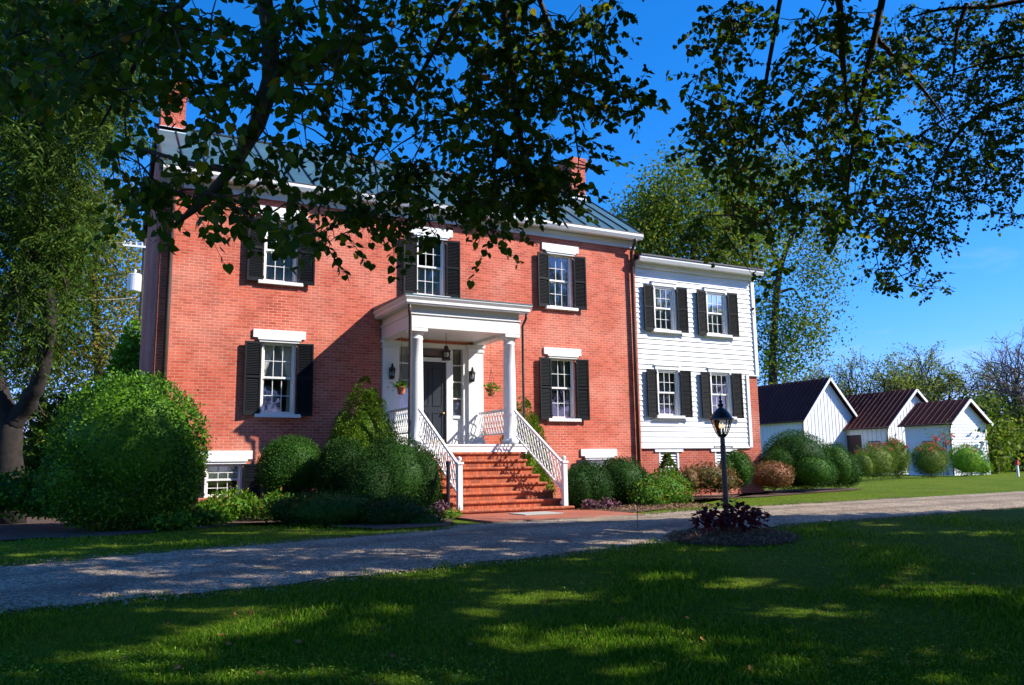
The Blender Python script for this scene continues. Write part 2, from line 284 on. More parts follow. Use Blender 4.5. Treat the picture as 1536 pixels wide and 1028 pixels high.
# ------------------------------------------------------------------ object helpers
def tag(o, label=None, cat=None, group=None, kind=None):
    if label: o['label'] = label
    if cat: o['category'] = cat
    if group: o['group'] = group
    if kind: o['kind'] = kind
    return o
def empty(name, loc, label=None, cat=None, group=None):
    o = bpy.data.objects.new(name, None); col.objects.link(o); o.location = loc; o.empty_display_size = 0.2
    return tag(o, label, cat, group)
def origin(o):
    p = Vector((0, 0, 0)); q = o
    while q is not None: p = p + Vector(q.location); q = q.parent
    return p
def attach(o, parent):                                     # vertices are in world coordinates: undo the parents' offsets
    if parent is not None:
        o.parent = parent; o.location = -origin(parent)
def link_mesh(name, me, mat, parent=None, smooth=False):
    me.materials.append(mat)
    if smooth: me.polygons.foreach_set('use_smooth', [True]*len(me.polygons))
    o = bpy.data.objects.new(name, me); col.objects.link(o); attach(o, parent); return o
class MB:
    def __init__(s): s.v = []; s.f = []
    def add(s, vs, fs):
        k = len(s.v); s.v += [tuple(map(float, p)) for p in vs]; s.f += [tuple(i+k for i in f) for f in fs]; return s
    def box(s, x0, x1, y0, y1, z0, z1):
        return s.add([(x0,y0,z0),(x1,y0,z0),(x1,y1,z0),(x0,y1,z0),(x0,y0,z1),(x1,y0,z1),(x1,y1,z1),(x0,y1,z1)],
                     [(0,3,2,1),(4,5,6,7),(0,1,5,4),(1,2,6,5),(2,3,7,6),(3,0,4,7)])
    def bar(s, a, b, wx, wy, up=(0, 0, 1)):                # square bar between two points
        a, b = np.array(a, float), np.array(b, float); d = b-a; d /= np.linalg.norm(d)
        u = np.cross(d, up); 
        if np.linalg.norm(u) < 1e-4: u = np.cross(d, (1, 0, 0))
        u /= np.linalg.norm(u); t = np.cross(u, d)
        vs = [p+u*sx*wx/2+t*sy*wy/2 for p in (a, b) for sx, sy in ((-1,-1),(1,-1),(1,1),(-1,1))]
        return s.add(vs, [(0,3,2,1),(4,5,6,7),(0,1,5,4),(1,2,6,5),(2,3,7,6),(3,0,4,7)])
    def tube(s, pts, rad, n=8, cap=True):
        pts = [np.array(p, float) for p in pts]; m = len(pts)
        rad = [rad]*m if np.isscalar(rad) else rad
        ref = np.array((0.31, 0.17, 0.93)); vs = []
        for i, p in enumerate(pts):
            d = pts[min(i+1, m-1)]-pts[max(i-1, 0)]; d = d/(np.linalg.norm(d)+1e-9)
            u = np.cross(d, ref); 
            if np.linalg.norm(u) < 0.1: u = np.cross(d, (1, 0, 0))
            u /= np.linalg.norm(u); t = np.cross(d, u)
            for k in range(n):
                a = 2*math.pi*k/n; vs.append(p+rad[i]*(u*math.cos(a)+t*math.sin(a)))
        fs = [(i*n+k, i*n+(k+1) % n, (i+1)*n+(k+1) % n, (i+1)*n+k) for i in range(m-1) for k in range(n)]
        if cap: fs += [tuple(range(n-1, -1, -1)), tuple((m-1)*n+k for k in range(n))]
        return s.add(vs, fs)
    def lathe(s, c, prof, n=20):                           # (r, z) profile round a vertical axis
        vs = [(c[0]+r*math.cos(2*math.pi*k/n), c[1]+r*math.sin(2*math.pi*k/n), c[2]+z) for r, z in prof for k in range(n)]
        m = len(prof)
        fs = [(i*n+k, i*n+(k+1) % n, (i+1)*n+(k+1) % n, (i+1)*n+k) for i in range(m-1) for k in range(n)]
        fs += [tuple(range(n-1, -1, -1)), tuple((m-1)*n+k for k in range(n))]
        return s.add(vs, fs)
    def prism(s, prof, axis, a, b):                        # outline (two coordinates) swept along an axis from a to b
        m = len(prof)
        def P(p, t):
            return (t, p[0], p[1]) if axis == 'x' else ((p[0], t, p[1]) if axis == 'y' else (p[0], p[1], t))
        vs = [P(p, a) for p in prof]+[P(p, b) for p in prof]
        return s.add(vs, [tuple(range(m-1, -1, -1)), tuple(range(m, 2*m))]+[(i, (i+1) % m, m+(i+1) % m, m+i) for i in range(m)])
    def build(s, name, mat, parent=None, smooth=False, bevel=0):
        me = bpy.data.meshes.new(name); me.from_pydata(s.v, [], s.f)
        if not smooth:
            import bmesh
            bm = bmesh.new(); bm.from_mesh(me); bmesh.ops.recalc_face_normals(bm, faces=bm.faces); bm.to_mesh(me); bm.free()
        o = link_mesh(name, me, MAT[mat] if isinstance(mat, str) else mat, parent, smooth)
        if bevel:
            md = o.modifiers.new('edge', 'BEVEL'); md.width = bevel; md.segments = 2; md.limit_method = 'ANGLE'
        return o
def np_mesh(name, V, loops, starts, mat, parent=None, smooth=False):
    me = bpy.data.meshes.new(name); V = np.ascontiguousarray(V, np.float32)
    me.vertices.add(len(V)); me.vertices.foreach_set('co', V.ravel())
    me.loops.add(len(loops)); me.loops.foreach_set('vertex_index', np.ascontiguousarray(loops, np.int32))
    me.polygons.add(len(starts)); me.polygons.foreach_set('loop_start', np.ascontiguousarray(starts, np.int32))
    me.update(calc_edges=True)
    return link_mesh(name, me, MAT[mat] if isinstance(mat, str) else mat, parent, smooth)
TEMPL = {
 'heart': ([(0,0,0),(-.10,.22,.05),(.12,.45,.09),(.45,.46,.08),(.78,.24,.04),(1.05,0,0),(-.10,-.22,.05),(.12,-.45,.09),(.45,-.46,.08),(.78,-.24,.04)],
           [(0,5,4,3,2,1),(0,6,7,8,9,5)]),
 'oval': ([(0,0,0),(.25,.26,.03),(.65,.24,.03),(1,0,0),(.65,-.24,.03),(.25,-.26,.03)], [(0,5,4,3,2,1)]),
 'diamond': ([(0,0,0),(.45,.30,.03),(1,0,0),(.45,-.30,.03)], [(0,3,2,1)]),
 'needle': ([(0,.10,0),(1,.02,0.06),(1,-.02,0.06),(0,-.10,0)], [(0,3,2,1)]),
 'spray': ([(0,0,0),(.4,.12,.0),(1,0,-.14),(.4,-.12,.0)], [(0,3,2,1)]),
}
def unit(a): return a/(np.linalg.norm(a, axis=-1, keepdims=True)+1e-9)
def rnd(n): return unit(rng.normal(size=(n, 3)))
def leaves(name, P, A, N, S, shape, mat, parent=None, extra=None):
    """P centres (leaf base), A leaf axis, N approximate normal, S length"""
    T, F = TEMPL[shape]; T = np.array(T); n = len(P); k = len(T)
    A = unit(A); B = unit(np.cross(N, A)); N2 = np.cross(A, B); S = np.broadcast_to(np.asarray(S, float), (n,))
    V = P[:, None, :]+S[:, None, None]*(T[None, :, 0:1]*A[:, None, :]+T[None, :, 1:2]*B[:, None, :]+T[None, :, 2:3]*N2[:, None, :])
    V = V.reshape(-1, 3); base = (np.arange(n)*k)[:, None]
    fl = np.concatenate([np.array(f) for f in F]); lens = [len(f) for f in F]
    loops = (base+fl[None, :]).ravel(); st = np.cumsum([0]+lens[:-1]); starts = ((np.arange(n)*len(fl))[:, None]+st[None, :]).ravel()
    if extra is not None:                                  # an extra solid (verts, quads) joined into the same mesh
        ev, ef = extra; k0 = len(V); V = np.vstack([V, ev]); l0 = len(loops)
        loops = np.concatenate([loops, (np.array(ef)+k0).ravel()]); starts = np.concatenate([starts, l0+np.arange(len(ef))*4])
    return np_mesh(name, V, loops, starts, mat, parent)

# ------------------------------------------------------------------ ground, drive, beds
def sheet(name, rows, mat, kind='structure'):              # rows of points -> quads
    V = np.array(rows, float); m, k = V.shape[:2]
    q = [(i*k+j, i*k+j+1, (i+1)*k+j+1, (i+1)*k+j) for i in range(m-1) for j in range(k-1)]
    me = bpy.data.meshes.new(name); me.from_pydata(V.reshape(-1, 3).tolist(), [], q)
    o = link_mesh(name, me, MAT[mat]); return tag(o, kind=kind)
ys = np.concatenate([[-400, -120, -60], np.arange(-40, -9, 1.0), [-9], np.arange(-8, 40, 4.0), [60, 100, 200, 400, 900]])
xs = np.concatenate([[-900, -300, -100], np.arange(-40, 60, 4.0), [90, 150, 300, 900]])
sheet('lawn', [[(x, y, float(h(y))) for x in xs] for y in ys], 'turf')
def drive_low(x): return np.interp(x, [-40,-16,-9.1,-6.8,-1.1,1.2,3,10,20,40,90], [-13.4,-12.7,-12.05,-11.9,-11.0,-10.4,-10.0,-9.75,-9.3,-8.5,-7])
def drive_up(x): return np.interp(x, [-40,-16,-9.3,-6,-3.2,-2.4,0.9,2.2,4.2,18,40,90], [-10.2,-9.8,-9.4,-8.65,-7.95,-7.2,-6.9,-6.75,-6.3,-5.2,-4,-1.5])
rows = []
wob = rng.normal(size=900)
wob = np.convolve(wob, np.ones(5)/5, 'same')*0.09
for i, x in enumerate(np.concatenate([np.arange(-40, 40, 0.1), np.arange(40, 90.1, 1)])):
    a, b = drive_low(x)+wob[i % 900], drive_up(x)+wob[(i*7+130) % 900]
    r = []
    for t in np.linspace(0, 1, 23):
        y = a+(b-a)*t; r.append((x, y, float(h(y))+0.012+0.02*math.sin(math.pi*t)))
    rows.append(r)
drive = sheet('gravel_drive', rows, 'gravel')
at_ = drive.data.attributes.new('track', 'FLOAT', 'POINT'); tv = np.linspace(0, 1, 23); tk = np.exp(-((tv-.30)/.07)**2)+np.exp(-((tv-.70)/.07)**2)
at_.data.foreach_set('value', np.tile(tk, len(rows)).astype(np.float32))
def patch(name, pts, mat, dz, rag=0.06, n=140, dome=0.0, kind='structure'):   # ragged outline filled from its middle outwards
    pts = np.array(pts, float); c = pts.mean(0)
    d = np.concatenate([[0], np.cumsum(np.linalg.norm(np.diff(np.vstack([pts, pts[:1]]), axis=0), axis=1))])
    ts = np.linspace(0, d[-1], n, endpoint=False); cl = np.vstack([pts, pts[:1]])
    sx, sy = np.interp(ts, d, cl[:, 0]), np.interp(ts, d, cl[:, 1])
    ox = np.interp(ts, d, cl[:, 0])+rng.normal(size=n)*rag; oy = np.interp(ts, d, cl[:, 1])+rng.normal(size=n)*rag
    rows = []
    for f in np.linspace(1, 0.02, 16):
        g4 = f**6; xx = c[0]+(sx+(ox-sx)*g4-c[0])*f; yy = c[1]+(sy+(oy-sy)*g4-c[1])*f; dz2 = rng.normal(size=n)*dome*.05*(f < .99)
        rows.append([(a, b, float(h(b))+dz+dome*(1-f**2)) for a, b in zip(xx, yy)]+[(xx[0], yy[0], float(h(yy[0]))+dz+dome*(1-f**2))])
    return sheet(name, rows, mat, kind)
patch('mulch_bed', [(-12,-4.6),(-9.6,-5.5),(-8,-5.7),(-6.4,-4.6),(-5.2,-4.1),(-4.6,-5.4),(-3.9,-7.2),(-2.6,-7.2),(-1.7,-5.2),(-1.6,-0.2),(-7,-0.2),(-7.2,2),(-12,2)], 'mulch', 0.02)
patch('mulch_bed', [(1.75,-5.2),(1.8,-6.1),(3,-5.9),(4.4,-5.0),(5.2,-3.9),(6,-2.6),(10,-2.35),(12.5,-1.5),(15,-.9),(17.3,.1),(17,1.5),(13,1.5),(12.6,-.2),(2,-.2)], 'mulch', 0.02)
ring = [(0.45+1.10*math.cos(t), -11.05+0.78*math.sin(t)) for t in np.linspace(0, 2*math.pi, 40, endpoint=False)]
patch('mulch_bed', ring, 'mulch', 0.02, 0.03, 160, 0.09)
pd = MB(); pd.box(-1.75, 1.75, -7.1, -4.2, -0.12, -0.055); tag(pd.build('brick_path', 'paver'), kind='structure')

# ------------------------------------------------------------------ the house
house = empty('brick_house', (0, 0, 0), 'red brick house with white columned porch, black shutters and a white clapboard wing', 'house')
XL, XR, WX, DEP, WT = -7.12, 7.05, 12.2, 6.3, 0.32
def wall_holes(mb, x0, x1, z0, z1, y, th, holes):
    xs = sorted({x0, x1, *[a for q in holes for a in q[:2]]}); zs = sorted({z0, z1, *[a for q in holes for a in q[2:]]})
    for i in range(len(xs)-1):
        for j in range(len(zs)-1):
            cx, cz = (xs[i]+xs[i+1])/2, (zs[j]+zs[j+1])/2
            if any(q[0] < cx < q[1] and q[2] < cz < q[3] for q in holes): continue
            for yy in (y, y+th):
                v = [(xs[i], yy, zs[j]), (xs[i+1], yy, zs[j]), (xs[i+1], yy, zs[j+1]), (xs[i], yy, zs[j+1])]
                mb.add(v, [(0, 1, 2, 3) if yy == y else (3, 2, 1, 0)])
    for a, b, c, d in holes:
        mb.add([(a,y,c),(b,y,c),(b,y,d),(a,y,d),(a,y+th,c),(b,y+th,c),(b,y+th,d),(a,y+th,d)], [(0,4,5,1),(1,5,6,2),(2,6,7,3),(3,7,4,0)])
HW = 0.43
wins = [(-4.23, 2.32, 4.17, 'low'), (4.21, 2.32, 4.17, 'low'), (-4.25, 5.72, 7.40, 'up'), (4.21, 5.72, 7.40, 'up'), (-0.08, 5.72, 7.40, 'up'),
        (-5.46, 0.30, 1.13, 'bas'), (5.42, 0.30, 1.13, 'bas')]
holes = [(x-HW, x+HW, a, b) for x, a, b, k in wins]+[(-1.1, 1.0, 1.5, 4.3)]
mb = MB(); wall_holes(mb, XL, XR, -0.15, 7.9, 0, WT, holes)
mb.box(XL, XL+WT, WT+.002, DEP, -.15, 7.9); mb.box(XR-WT, XR, WT+.002, DEP, -.15, 7.9); mb.box(XL+WT, XR-WT, DEP-WT, DEP, -.15, 7.9)
for x in (XL, XR-WT):                                       # gables
    mb.prism([(0.0, 7.9), (DEP, 7.9), (DEP/2, 10.35)], 'x', x, x+WT)
mb.build('wall', 'brick', house)
mb = MB(); mb.box(XL+WT, XR-WT, WT, DEP-WT, 1.2, 1.3); mb.box(XL+WT, XR-WT, WT, DEP-WT, 4.75, 4.9); mb.box(XL+WT, XR-WT, WT, DEP-WT, 7.75, 7.85)
mb.box(-.9-.1, -.9, .6, DEP-WT, 1.3, 4.75)
mb.build('floor', 'dark_in', house)
# roof: two slopes with standing seams
E0, RZ, RY = (-0.36, 8.32), 10.66, DEP/2
def slope(mb, x0, x1, ya, za, yb, zb, th):
    mb.add([(x0,ya,za),(x1,ya,za),(x1,yb,zb),(x0,yb,zb),(x0,ya,za-th),(x1,ya,za-th),(x1,yb,zb-th),(x0,yb,zb-th)], [(0,1,2,3),(7,6,5,4),(0,4,5,1),(1,5,6,2),(2,6,7,3),(3,7,4,0)])
mb = MB(); slope(mb, XL-.12, XR+.08, E0[0], E0[1], RY, RZ, .06); slope(mb, XL-.12, XR+.08, DEP-E0[0], E0[1], RY, RZ, .06)
roof = mb.build('roof', 'roof', house)
sm = MB(); x = XL-.10
while x < XR+.08:
    sm.bar((x, E0[0], E0[1]+.016), (x, RY, RZ+.016), .028, .05); sm.bar((x, DEP-E0[0], E0[1]+.016), (x, RY, RZ+.016), .028, .05); x += .53
sm.bar((XL-.12, RY, RZ+.02), (XR+.08, RY, RZ+.02), .10, .05)
sm.build('seam', 'seam', roof)
# cornice: frieze, bed moulding and gutter
mb = MB(); mb.box(XL-.02, XR+.02, -.045, -.001, 7.88, 8.12)
mb.prism([(-.046, 8.0), (-.10, 8.06), (-.10, 8.10), (-.046, 8.10)], 'x', XL-.02, XR+.02)
mb.build('frieze', 'grey_trim', house)
mb = MB(); mb.box(XL-.04, XR+.06, -.33, .3, 8.12, 8.16); mb.prism([(-.332, 8.10), (-.36, 8.10), (-.42, 8.20), (-.42, 8.27), (-.332, 8.27)], 'x', XL-.06, XR+.08)
mb.build('cornice', 'cornice', house)
mb = MB(); mb.box(XL-.06, XR+.08, -.425, -.36, 8.274, 8.305); mb.build('gutter', 'copper', house)
mb = MB()
for y0, y1 in ((-.36, RY), (DEP+.36, RY)): mb.bar((XL-.075, y0, 8.22), (XL-.075, y1, RZ-.1), .05, .22)
mb.build('rake_board', 'copper', house)
def chimney(x0, x1, y0, y1):
    c = MB(); c.box(x0, x1, y0, y1, 9.8, 11.55); c.box(x0-.04, x1+.04, y0-.04, y1+.04, 11.55, 11.66); c.box(x0-.08, x1+.08, y0-.08, y1+.08, 11.66, 11.78); c.box(x0-.03, x1+.03, y0-.03, y1+.03, 11.78, 11.9)
    o = c.build('chimney', 'brick', house)
    f = MB(); f.box(x0-.025, x1+.025, y0-.03, y0-.002, 10.28, 10.5); f.box(x0-.025, x1+.025, y0-.03, y1+.03, 10.4, 10.52); f.build('flashing', 'grey_trim', o); return o
chimney(-7.1, -6.46, 2.75, 3.55); chimney(6.44, 7.02, 2.7, 3.6)
# downspouts
def spout(pts, r=.045, parent=house, mat='copper'):
    m = MB(); m.tube(pts, r, 8)
    return m.build('downspout', mat, parent, True)
spout([(-6.9, -.34, 8.12), (-6.9, -.30, 8.0), (-6.9, -.10, 7.78), (-6.9, -.09, 5), (-6.9, -.09, 0.0)], .055)
spout([(6.86, -.36, 8.12), (6.86, -.30, 8.0), (6.86, -.10, 7.72), (6.86, -.09, 5), (6.86, -.09, 0.0)], .06)

# windows: sash frames, panes, sills, lintels, curtains
def window(x, z0, z1, kind, hw=HW, yb=0.0, lintel=True, sill_mat='white', rec=.09):
    cs = MB()                                              # casing lining the opening
    cs.box(x-hw+.001, x-hw+.045, yb+.03, yb+.2, z0+.001, z1-.001); cs.box(x+hw-.045, x+hw-.001, yb+.03, yb+.2, z0+.001, z1-.001); cs.box(x-hw+.046, x+hw-.046, yb+.03, yb+.2, z1-.05, z1-.001)
    w_ = cs.build('window', 'white', house)
    hd = MB()
    if lintel:
        hd.box(x-.655, x+.655, yb-.05, yb-.002, z1+.075, z1+.285); hd.build('lintel', 'white', w_)
        hd = MB(); hd.box(x-.54, x+.54, yb-.085, yb-.002, z1+.02, z1+.072); hd.box(x-.50, x+.50, yb-.06, yb-.002, z1-.035, z1+.019); hd.build('head_moulding', 'white', w_)
    sl_ = MB(); sl_.box(x-.57, x+.57, yb-.10, yb+.12, z0-.09, z0-.001); sl_.build('sill', sill_mat, w_, bevel=.008)
    zm = (z0+z1)/2; sw = MB(); gl = MB()
    for k, (a, b, y) in enumerate(((zm-.02, z1-.05, yb+rec), (z0+.005, zm+.02, yb+rec+.045))):
        xa, xb = x-hw+.046, x+hw-.046
        sw.box(xa, xa+.045, y, y+.04, a, b); sw.box(xb-.045, xb, y, y+.04, a, b); sw.box(xa+.045, xb-.045, y, y+.04, b-.045, b); sw.box(xa+.045, xb-.045, y, y+.04, a, a+(.05 if k == 0 else .065))
        for q in (1, 2):
            xm = xa+.045+(xb-xa-.09)*q/3; sw.box(xm-.0075, xm+.0075, y+.003, y+.037, a+.05, b-.045)
        z = (a+b)/2; sw.box(xa+.045, xb-.045, y+.005, y+.035, z-.0075, z+.0075)
        gl.add([(xa+.04, y+.022, a+.04), (xb-.04, y+.022, a+.04), (xb-.04, y+.022, b-.04), (xa+.04, y+.022, b-.04)], [(0, 1, 2, 3)])
    sw.build('sash', 'white', w_); gl.build('pane', 'glass', w_)
    def cloth(pts_x, za, zb, mat, amp=.02, freq=34, y=.30, shear=0.0):
        m = MB(); n = 40; xs = np.linspace(pts_x[0], pts_x[1], n); vs = []
        for i, xx in enumerate(xs):
            yy = yb+y+amp*math.sin(freq*(xx-x))+amp*.4*math.sin(freq*2.3*(xx-x)+1)
            vs += [(xx, yy, za), (xx+shear, yy, zb)]
        m.add(vs, [(2*i, 2*i+2, 2*i+3, 2*i+1) for i in range(n-1)]); m.build('curtain', mat, w_, True)
    if kind == 'low':
        cloth((x-.34, x+.34), zm-.02, z1-.03, 'sheer', .006, 20, .42)
        for s in (-1, 1):                                  # tied-back side curtains
            m = MB(); vs = []
            for i in range(9):
                t = i/8; zz = z1-.05-(z1-z0-.05)*t; wd = .10+.26*max(0, 1-2.1*t) if t < .5 else .10+.05*(t-.5)
                for j in range(7):
                    u = j/6; xx = x+s*(.39-wd*u); vs.append((xx, yb+.30+.02*math.sin(9*u*2), zz))
            m.add(vs, [(i*7+j, i*7+j+1, (i+1)*7+j+1, (i+1)*7+j) for i in range(8) for j in range(6)]); m.build('curtain', 'curtain', w_, True)
    elif kind == 'up':
        cloth((x-.39, x+.39), z0, zm, 'curtain', .018, 60, .22)
        cloth((x+.2, x+.39), zm, z1, 'sheer', .02, 40, .33)
    elif kind == 'bas':
        cloth((x-.39, x+.39), zm-.02, z1, 'curtain', .006, 20, .27)
    elif kind == 'wing':
        cloth((x-.40, x+.40), z0, zm+.05, 'sheer', .02, 45, .22); cloth((x-.40, x+.40), zm-.1, z1, 'sheer', .01, 25, .26)
    return w_
def shutter(x0, x1, z0, z1, yb=0.0, off=.045, tilt=0.0):
    m = MB(); y0, y1 = -.04, 0.0; fw = .045
    m.box(x0, x0+fw, y0, y1, z0, z1); m.box(x1-fw, x1, y0, y1, z0, z1)
    zm = z0+(z1-z0)*.52
    for a, b in ((z0, z0+.09), (zm-.03, zm+.03), (z1-.06, z1)): m.box(x0+fw, x1-fw, y0+.002, y1-.002, a, b)
    n = int((z1-z0)/.046)
    for i in range(n):
        z = z0+.09+(i+.5)*(z1-z0-.15)/n
        if abs(z-zm) < .045: continue
        m.add([(x0+fw, y0+.006, z-.016), (x1-fw, y0+.006, z-.016), (x1-fw, y1-.006, z+.016), (x0+fw, y1-.006, z+.016),
               (x0+fw, y0+.006, z-.010), (x1-fw, y0+.006, z-.010), (x1-fw, y1-.006, z+.022), (x0+fw, y1-.006, z+.022)], [(0,3,2,1),(4,5,6,7),(0,1,5,4),(2,3,7,6)])
    m.box(x0+fw, x1-fw, y1-.004, y1-.002, z0, z1)
    xh = x1 if tilt > 0 else x0                              # hinge side
    vs = []
    for X, Y_, Z_ in m.v:
        dx = X-xh; c, s_ = math.cos(tilt), math.sin(tilt)
        vs.append((xh+dx*c-Y_*s_, yb-off+dx*s_+Y_*c, Z_))
    m.v = vs
    o = m.build('shutter', 'black', house)
    for z in (z0+.12, z1-.12): hg = MB(); hg.box(xh-.02, xh+.02, yb-off-.045, yb-.001, z-.03, z+.03); hg.build('hinge', 'iron', o)
    return o
for x, a, b, k in wins:
    window(x, a, b, k, sill_mat='brick' if k == 'bas' else 'white')
    za, zb = (a-.04, b-.04)
    shutter(x-.86, x-.445, za, zb, 0, .045, R(5)); shutter(x+.445, x+.86, za, zb, 0, .045, R(-8))

# ------------------------------------------------------------------ the clapboard wing (part of the house)
WY = 0.02
wwins = [(8.23, 5.27, 6.75), (10.46, 5.27, 6.75), (8.23, 2.47, 3.97), (10.46, 2.47, 3.97)]
bw = [(8.18, .62, 1.31), (10.5, .62, 1.31)]
wh = [(x-.42, x+.42, a, b) for x, a, b in wwins]
mb = MB(); wall_holes(mb, XR+.002, WX, -.15, 7.4, WY+.06, .2, wh+[(x-.40, x+.40, a, b) for x, a, b in bw])
mb.box(WX-.2, WX, WY+.262, 5.4, -.15, 7.4); mb.box(XR, WX-.2, 5.2, 5.4, -.15, 7.4)
mb.build('wing_wall', 'brick_wing', house)
mb = MB(); mb.box(XR+.01, WX-.21, WY+.27, 5.19, 1.3, 1.4); mb.box(XR+.01, WX-.21, WY+.27, 5.19, 4.3, 4.4); mb.build('wing_floor', 'dark_in', house)
def clap(mb, x0, x1, z0, z1, holes, exp=.165):
    n = int(round((z1-z0)/exp)); e = (z1-z0)/n
    for i in range(n):
        a, b = z0+i*e, z0+(i+1)*e
        cuts = sorted([(q[0], q[1]) for q in holes if q[2] < b-1e-4 and q[3] > a+1e-4])
        segs = []; c = x0
        for p, q in cuts: segs.append((c, p)); c = q
        segs.append((c, x1))
        for q in holes:
            if q[2] < b-1e-4 and q[3] > a+1e-4:
                for za, zb in ((a, q[2]), (q[3], b)):
                    if zb-za > .012:
                        ya, yb = WY+.022+.026*(za-a)/e, WY+.022+.026*(zb-a)/e
                        mb.add([(q[0], ya, za), (q[1], ya, za), (q[1], yb, zb), (q[0], yb, zb), (q[0], WY+.058, za), (q[1], WY+.058, za), (q[1], WY+.058, zb), (q[0], WY+.058, zb)],
                               [(0,1,2,3),(0,4,5,1),(0,3,7,4),(1,5,6,2),(3,2,6,7)])
        for p, q in segs:
            if q-p < .01: continue
            jit = random.uniform(-.003, .003)
            mb.add([(p, WY+.022+jit, a), (q, WY+.022+jit, a), (q, WY+.048, b), (p, WY+.048, b), (p, WY+.058, a), (q, WY+.058, a), (q, WY+.058, b), (p, WY+.058, b)],
                   [(0,1,2,3),(0,4,5,1),(0,3,7,4),(1,5,6,2),(3,2,6,7)])
hh = [(x-.50, x+.50, a-.05, b+.13) for x, a, b in wwins]
mb = MB(); clap(mb, XR+.003, 12.16, 3.96, 7.30, hh); clap(mb, XR+.003, 11.66, 1.47, 3.955, hh)
mb.build('clapboard_siding', 'siding', house)
mb = MB(); mb.box(12.10, 12.24, WY-.012, WY+.057, 3.94, 7.30); mb.box(11.64, 11.76, WY-.010, WY+.057, 1.45, 3.93); mb.box(XR+.004, 11.64, WY-.006, WY+.05, 1.425, 1.468); mb.box(11.77, 12.24, WY-.01, WY+.05, 3.90, 3.94)
mb.build('corner_board', 'white', house)
for x, a, b in wwins:
    o = window(x, a, b, 'wing', hw=.42, yb=WY, lintel=False, rec=.06)
    t = MB(); t.box(x-.50, x-.422, WY-.005, WY+.06, a, b+.12); t.box(x+.422, x+.50, WY-.005, WY+.06, a, b+.12); t.box(x-.422, x+.422, WY-.005, WY+.06, b, b+.12); t.box(x-.54, x+.54, WY-.03, WY+.05, b+.121, b+.15)
    t.build('casing', 'white', o)
    shutter(x-.89, x-.49, a-.05, b-.01, WY, .02, R(2)); shutter(x+.47, x+.87, a-.05, b-.01, WY, .035, R(-8))
for x, a, b in bw:
    m = MB(); m.box(x-.57, x+.57, WY+.02, WY+.058, b+.001, b+.11); 
    for i in range(7): z = a+.03+i*.09; m.add([(x-.40, WY+.07, z), (x+.40, WY+.07, z), (x+.40, WY+.13, z+.075), (x-.40, WY+.13, z+.075)], [(0, 1, 2, 3)])
    m.box(x-.40, x-.34, WY+.05, WY+.12, a, b); m.box(x+.34, x+.40, WY+.05, WY+.12, a, b); m.box(x-.44, x+.44, WY+.0, WY+.10, a-.05, a-.001)
    m.build('basement_vent', 'white', house)
mb = MB(); mb.box(XR+.003, 12.26, -.035, WY+.05, 7.30, 7.46); mb.box(XR+.003, 12.34, -.26, WY+.3, 7.46, 7.50)
mb.prism([(-.26, 7.44), (-.30, 7.44), (-.35, 7.54), (-.35, 7.60), (-.26, 7.60)], 'x', XR-.02, 12.40); mb.build('wing_cornice', 'cornice', house)
mb = MB(); slope(mb, XR+.003, 12.42, -.38, 7.66, 2.8, 8.25, .05); slope(mb, XR+.003, 12.42, 5.7, 7.66, 2.8, 8.25, .05); wr = mb.build('wing_roof', 'wing_roof', house)
mb = MB(); x = XR+.3
while x < 12.4: mb.bar((x, -.38, 7.675), (x, 2.8, 8.265), .03, .04); x += .5
mb.build('seam', 'seam', wr)

# ------------------------------------------------------------------ porch (part of the house)
porch = MB()
porch.box(-1.58, 1.58, -2.40, -.01, 1.40, 1.50)
pf = porch.build('porch_floor', 'floor', house)
mb = MB(); mb.box(-1.60, 1.60, -2.44, -2.405, 1.30, 1.495); mb.box(-1.62, 1.62, -2.455, -2.442, 1.445, 1.49); mb.box(-1.60, -1.565, -2.40, -.01, 1.25, 1.395); mb.box(1.565, 1.60, -2.40, -.01, 1.25, 1.395); mb.build('fascia', 'white', pf)
mb = MB(); mb.box(-1.5, -1.2, -2.3, -.01, -.1, 1.245); mb.box(1.2, 1.5, -2.3, -.01, -.1, 1.245); mb.build('pier', 'brick', pf)
CX = 1.30
for s in (-1, 1):
    c = MB(); x, y = s*CX, -2.07
    c.lathe((x, y, 1.5), [(.215, 0), (.215, .05), (.225, .07), (.225, .10), (.19, .125), (.175, .14), (.172, .6), (.168, 1.2), (.158, 2.0), (.145, 2.58), (.16, 2.60), (.16, 2.625), (.146, 2.635), (.146, 2.70), (.185, 2.76), (.195, 2.78)], 28)
    o = c.build('column', 'white', house, False)
    for p in o.data.polygons: p.use_smooth = abs(p.normal.z) < .6
    a = MB(); a.box(x-.215, x+.215, y-.215, y+.215, 4.281, 4.365); a.build('capital', 'white', o, bevel=.006)
    p = MB(); xc = s*1.27
    p.box(xc-.23, xc+.23, -.09, -.001, 1.66, 4.16); p.box(xc-.26, xc+.26, -.12, -.001, 1.501, 1.658); p.box(xc-.26, xc+.26, -.115, -.001, 4.162, 4.21); p.box(xc-.24, xc+.24, -.095, -.001, 4.212, 4.29); p.box(xc-.28, xc+.28, -.13, -.001, 4.292, 4.365)
    p.build('pilaster', 'white', house)
ent = MB()                                                  # architrave, frieze, cornice and gutter
x0, x1, y0 = -1.52, 1.52, -2.29
ent.box(x0, x1, y0, y0+.32, 4.37, 4.70); ent.box(x0, x0+.32, y0+.321, -.01, 4.37, 4.70); ent.box(x1-.32, x1, y0+.321, -.01, 4.37, 4.70)
ent.box(x0-.03, x1+.03, y0-.03, -.01, 4.701, 4.745)
ent.box(x0+.02, x1-.02, y0+.02, -.01, 4.746, 4.92)
e_ = ent.build('entablature', 'white', house)
cc = MB(); prof = [(0, 0), (.20, 0), (.20, .03), (.225, .035), (.225, .10), (.27, .17), (.27, .22), (0, .22)]
P4 = []
ring_ = []
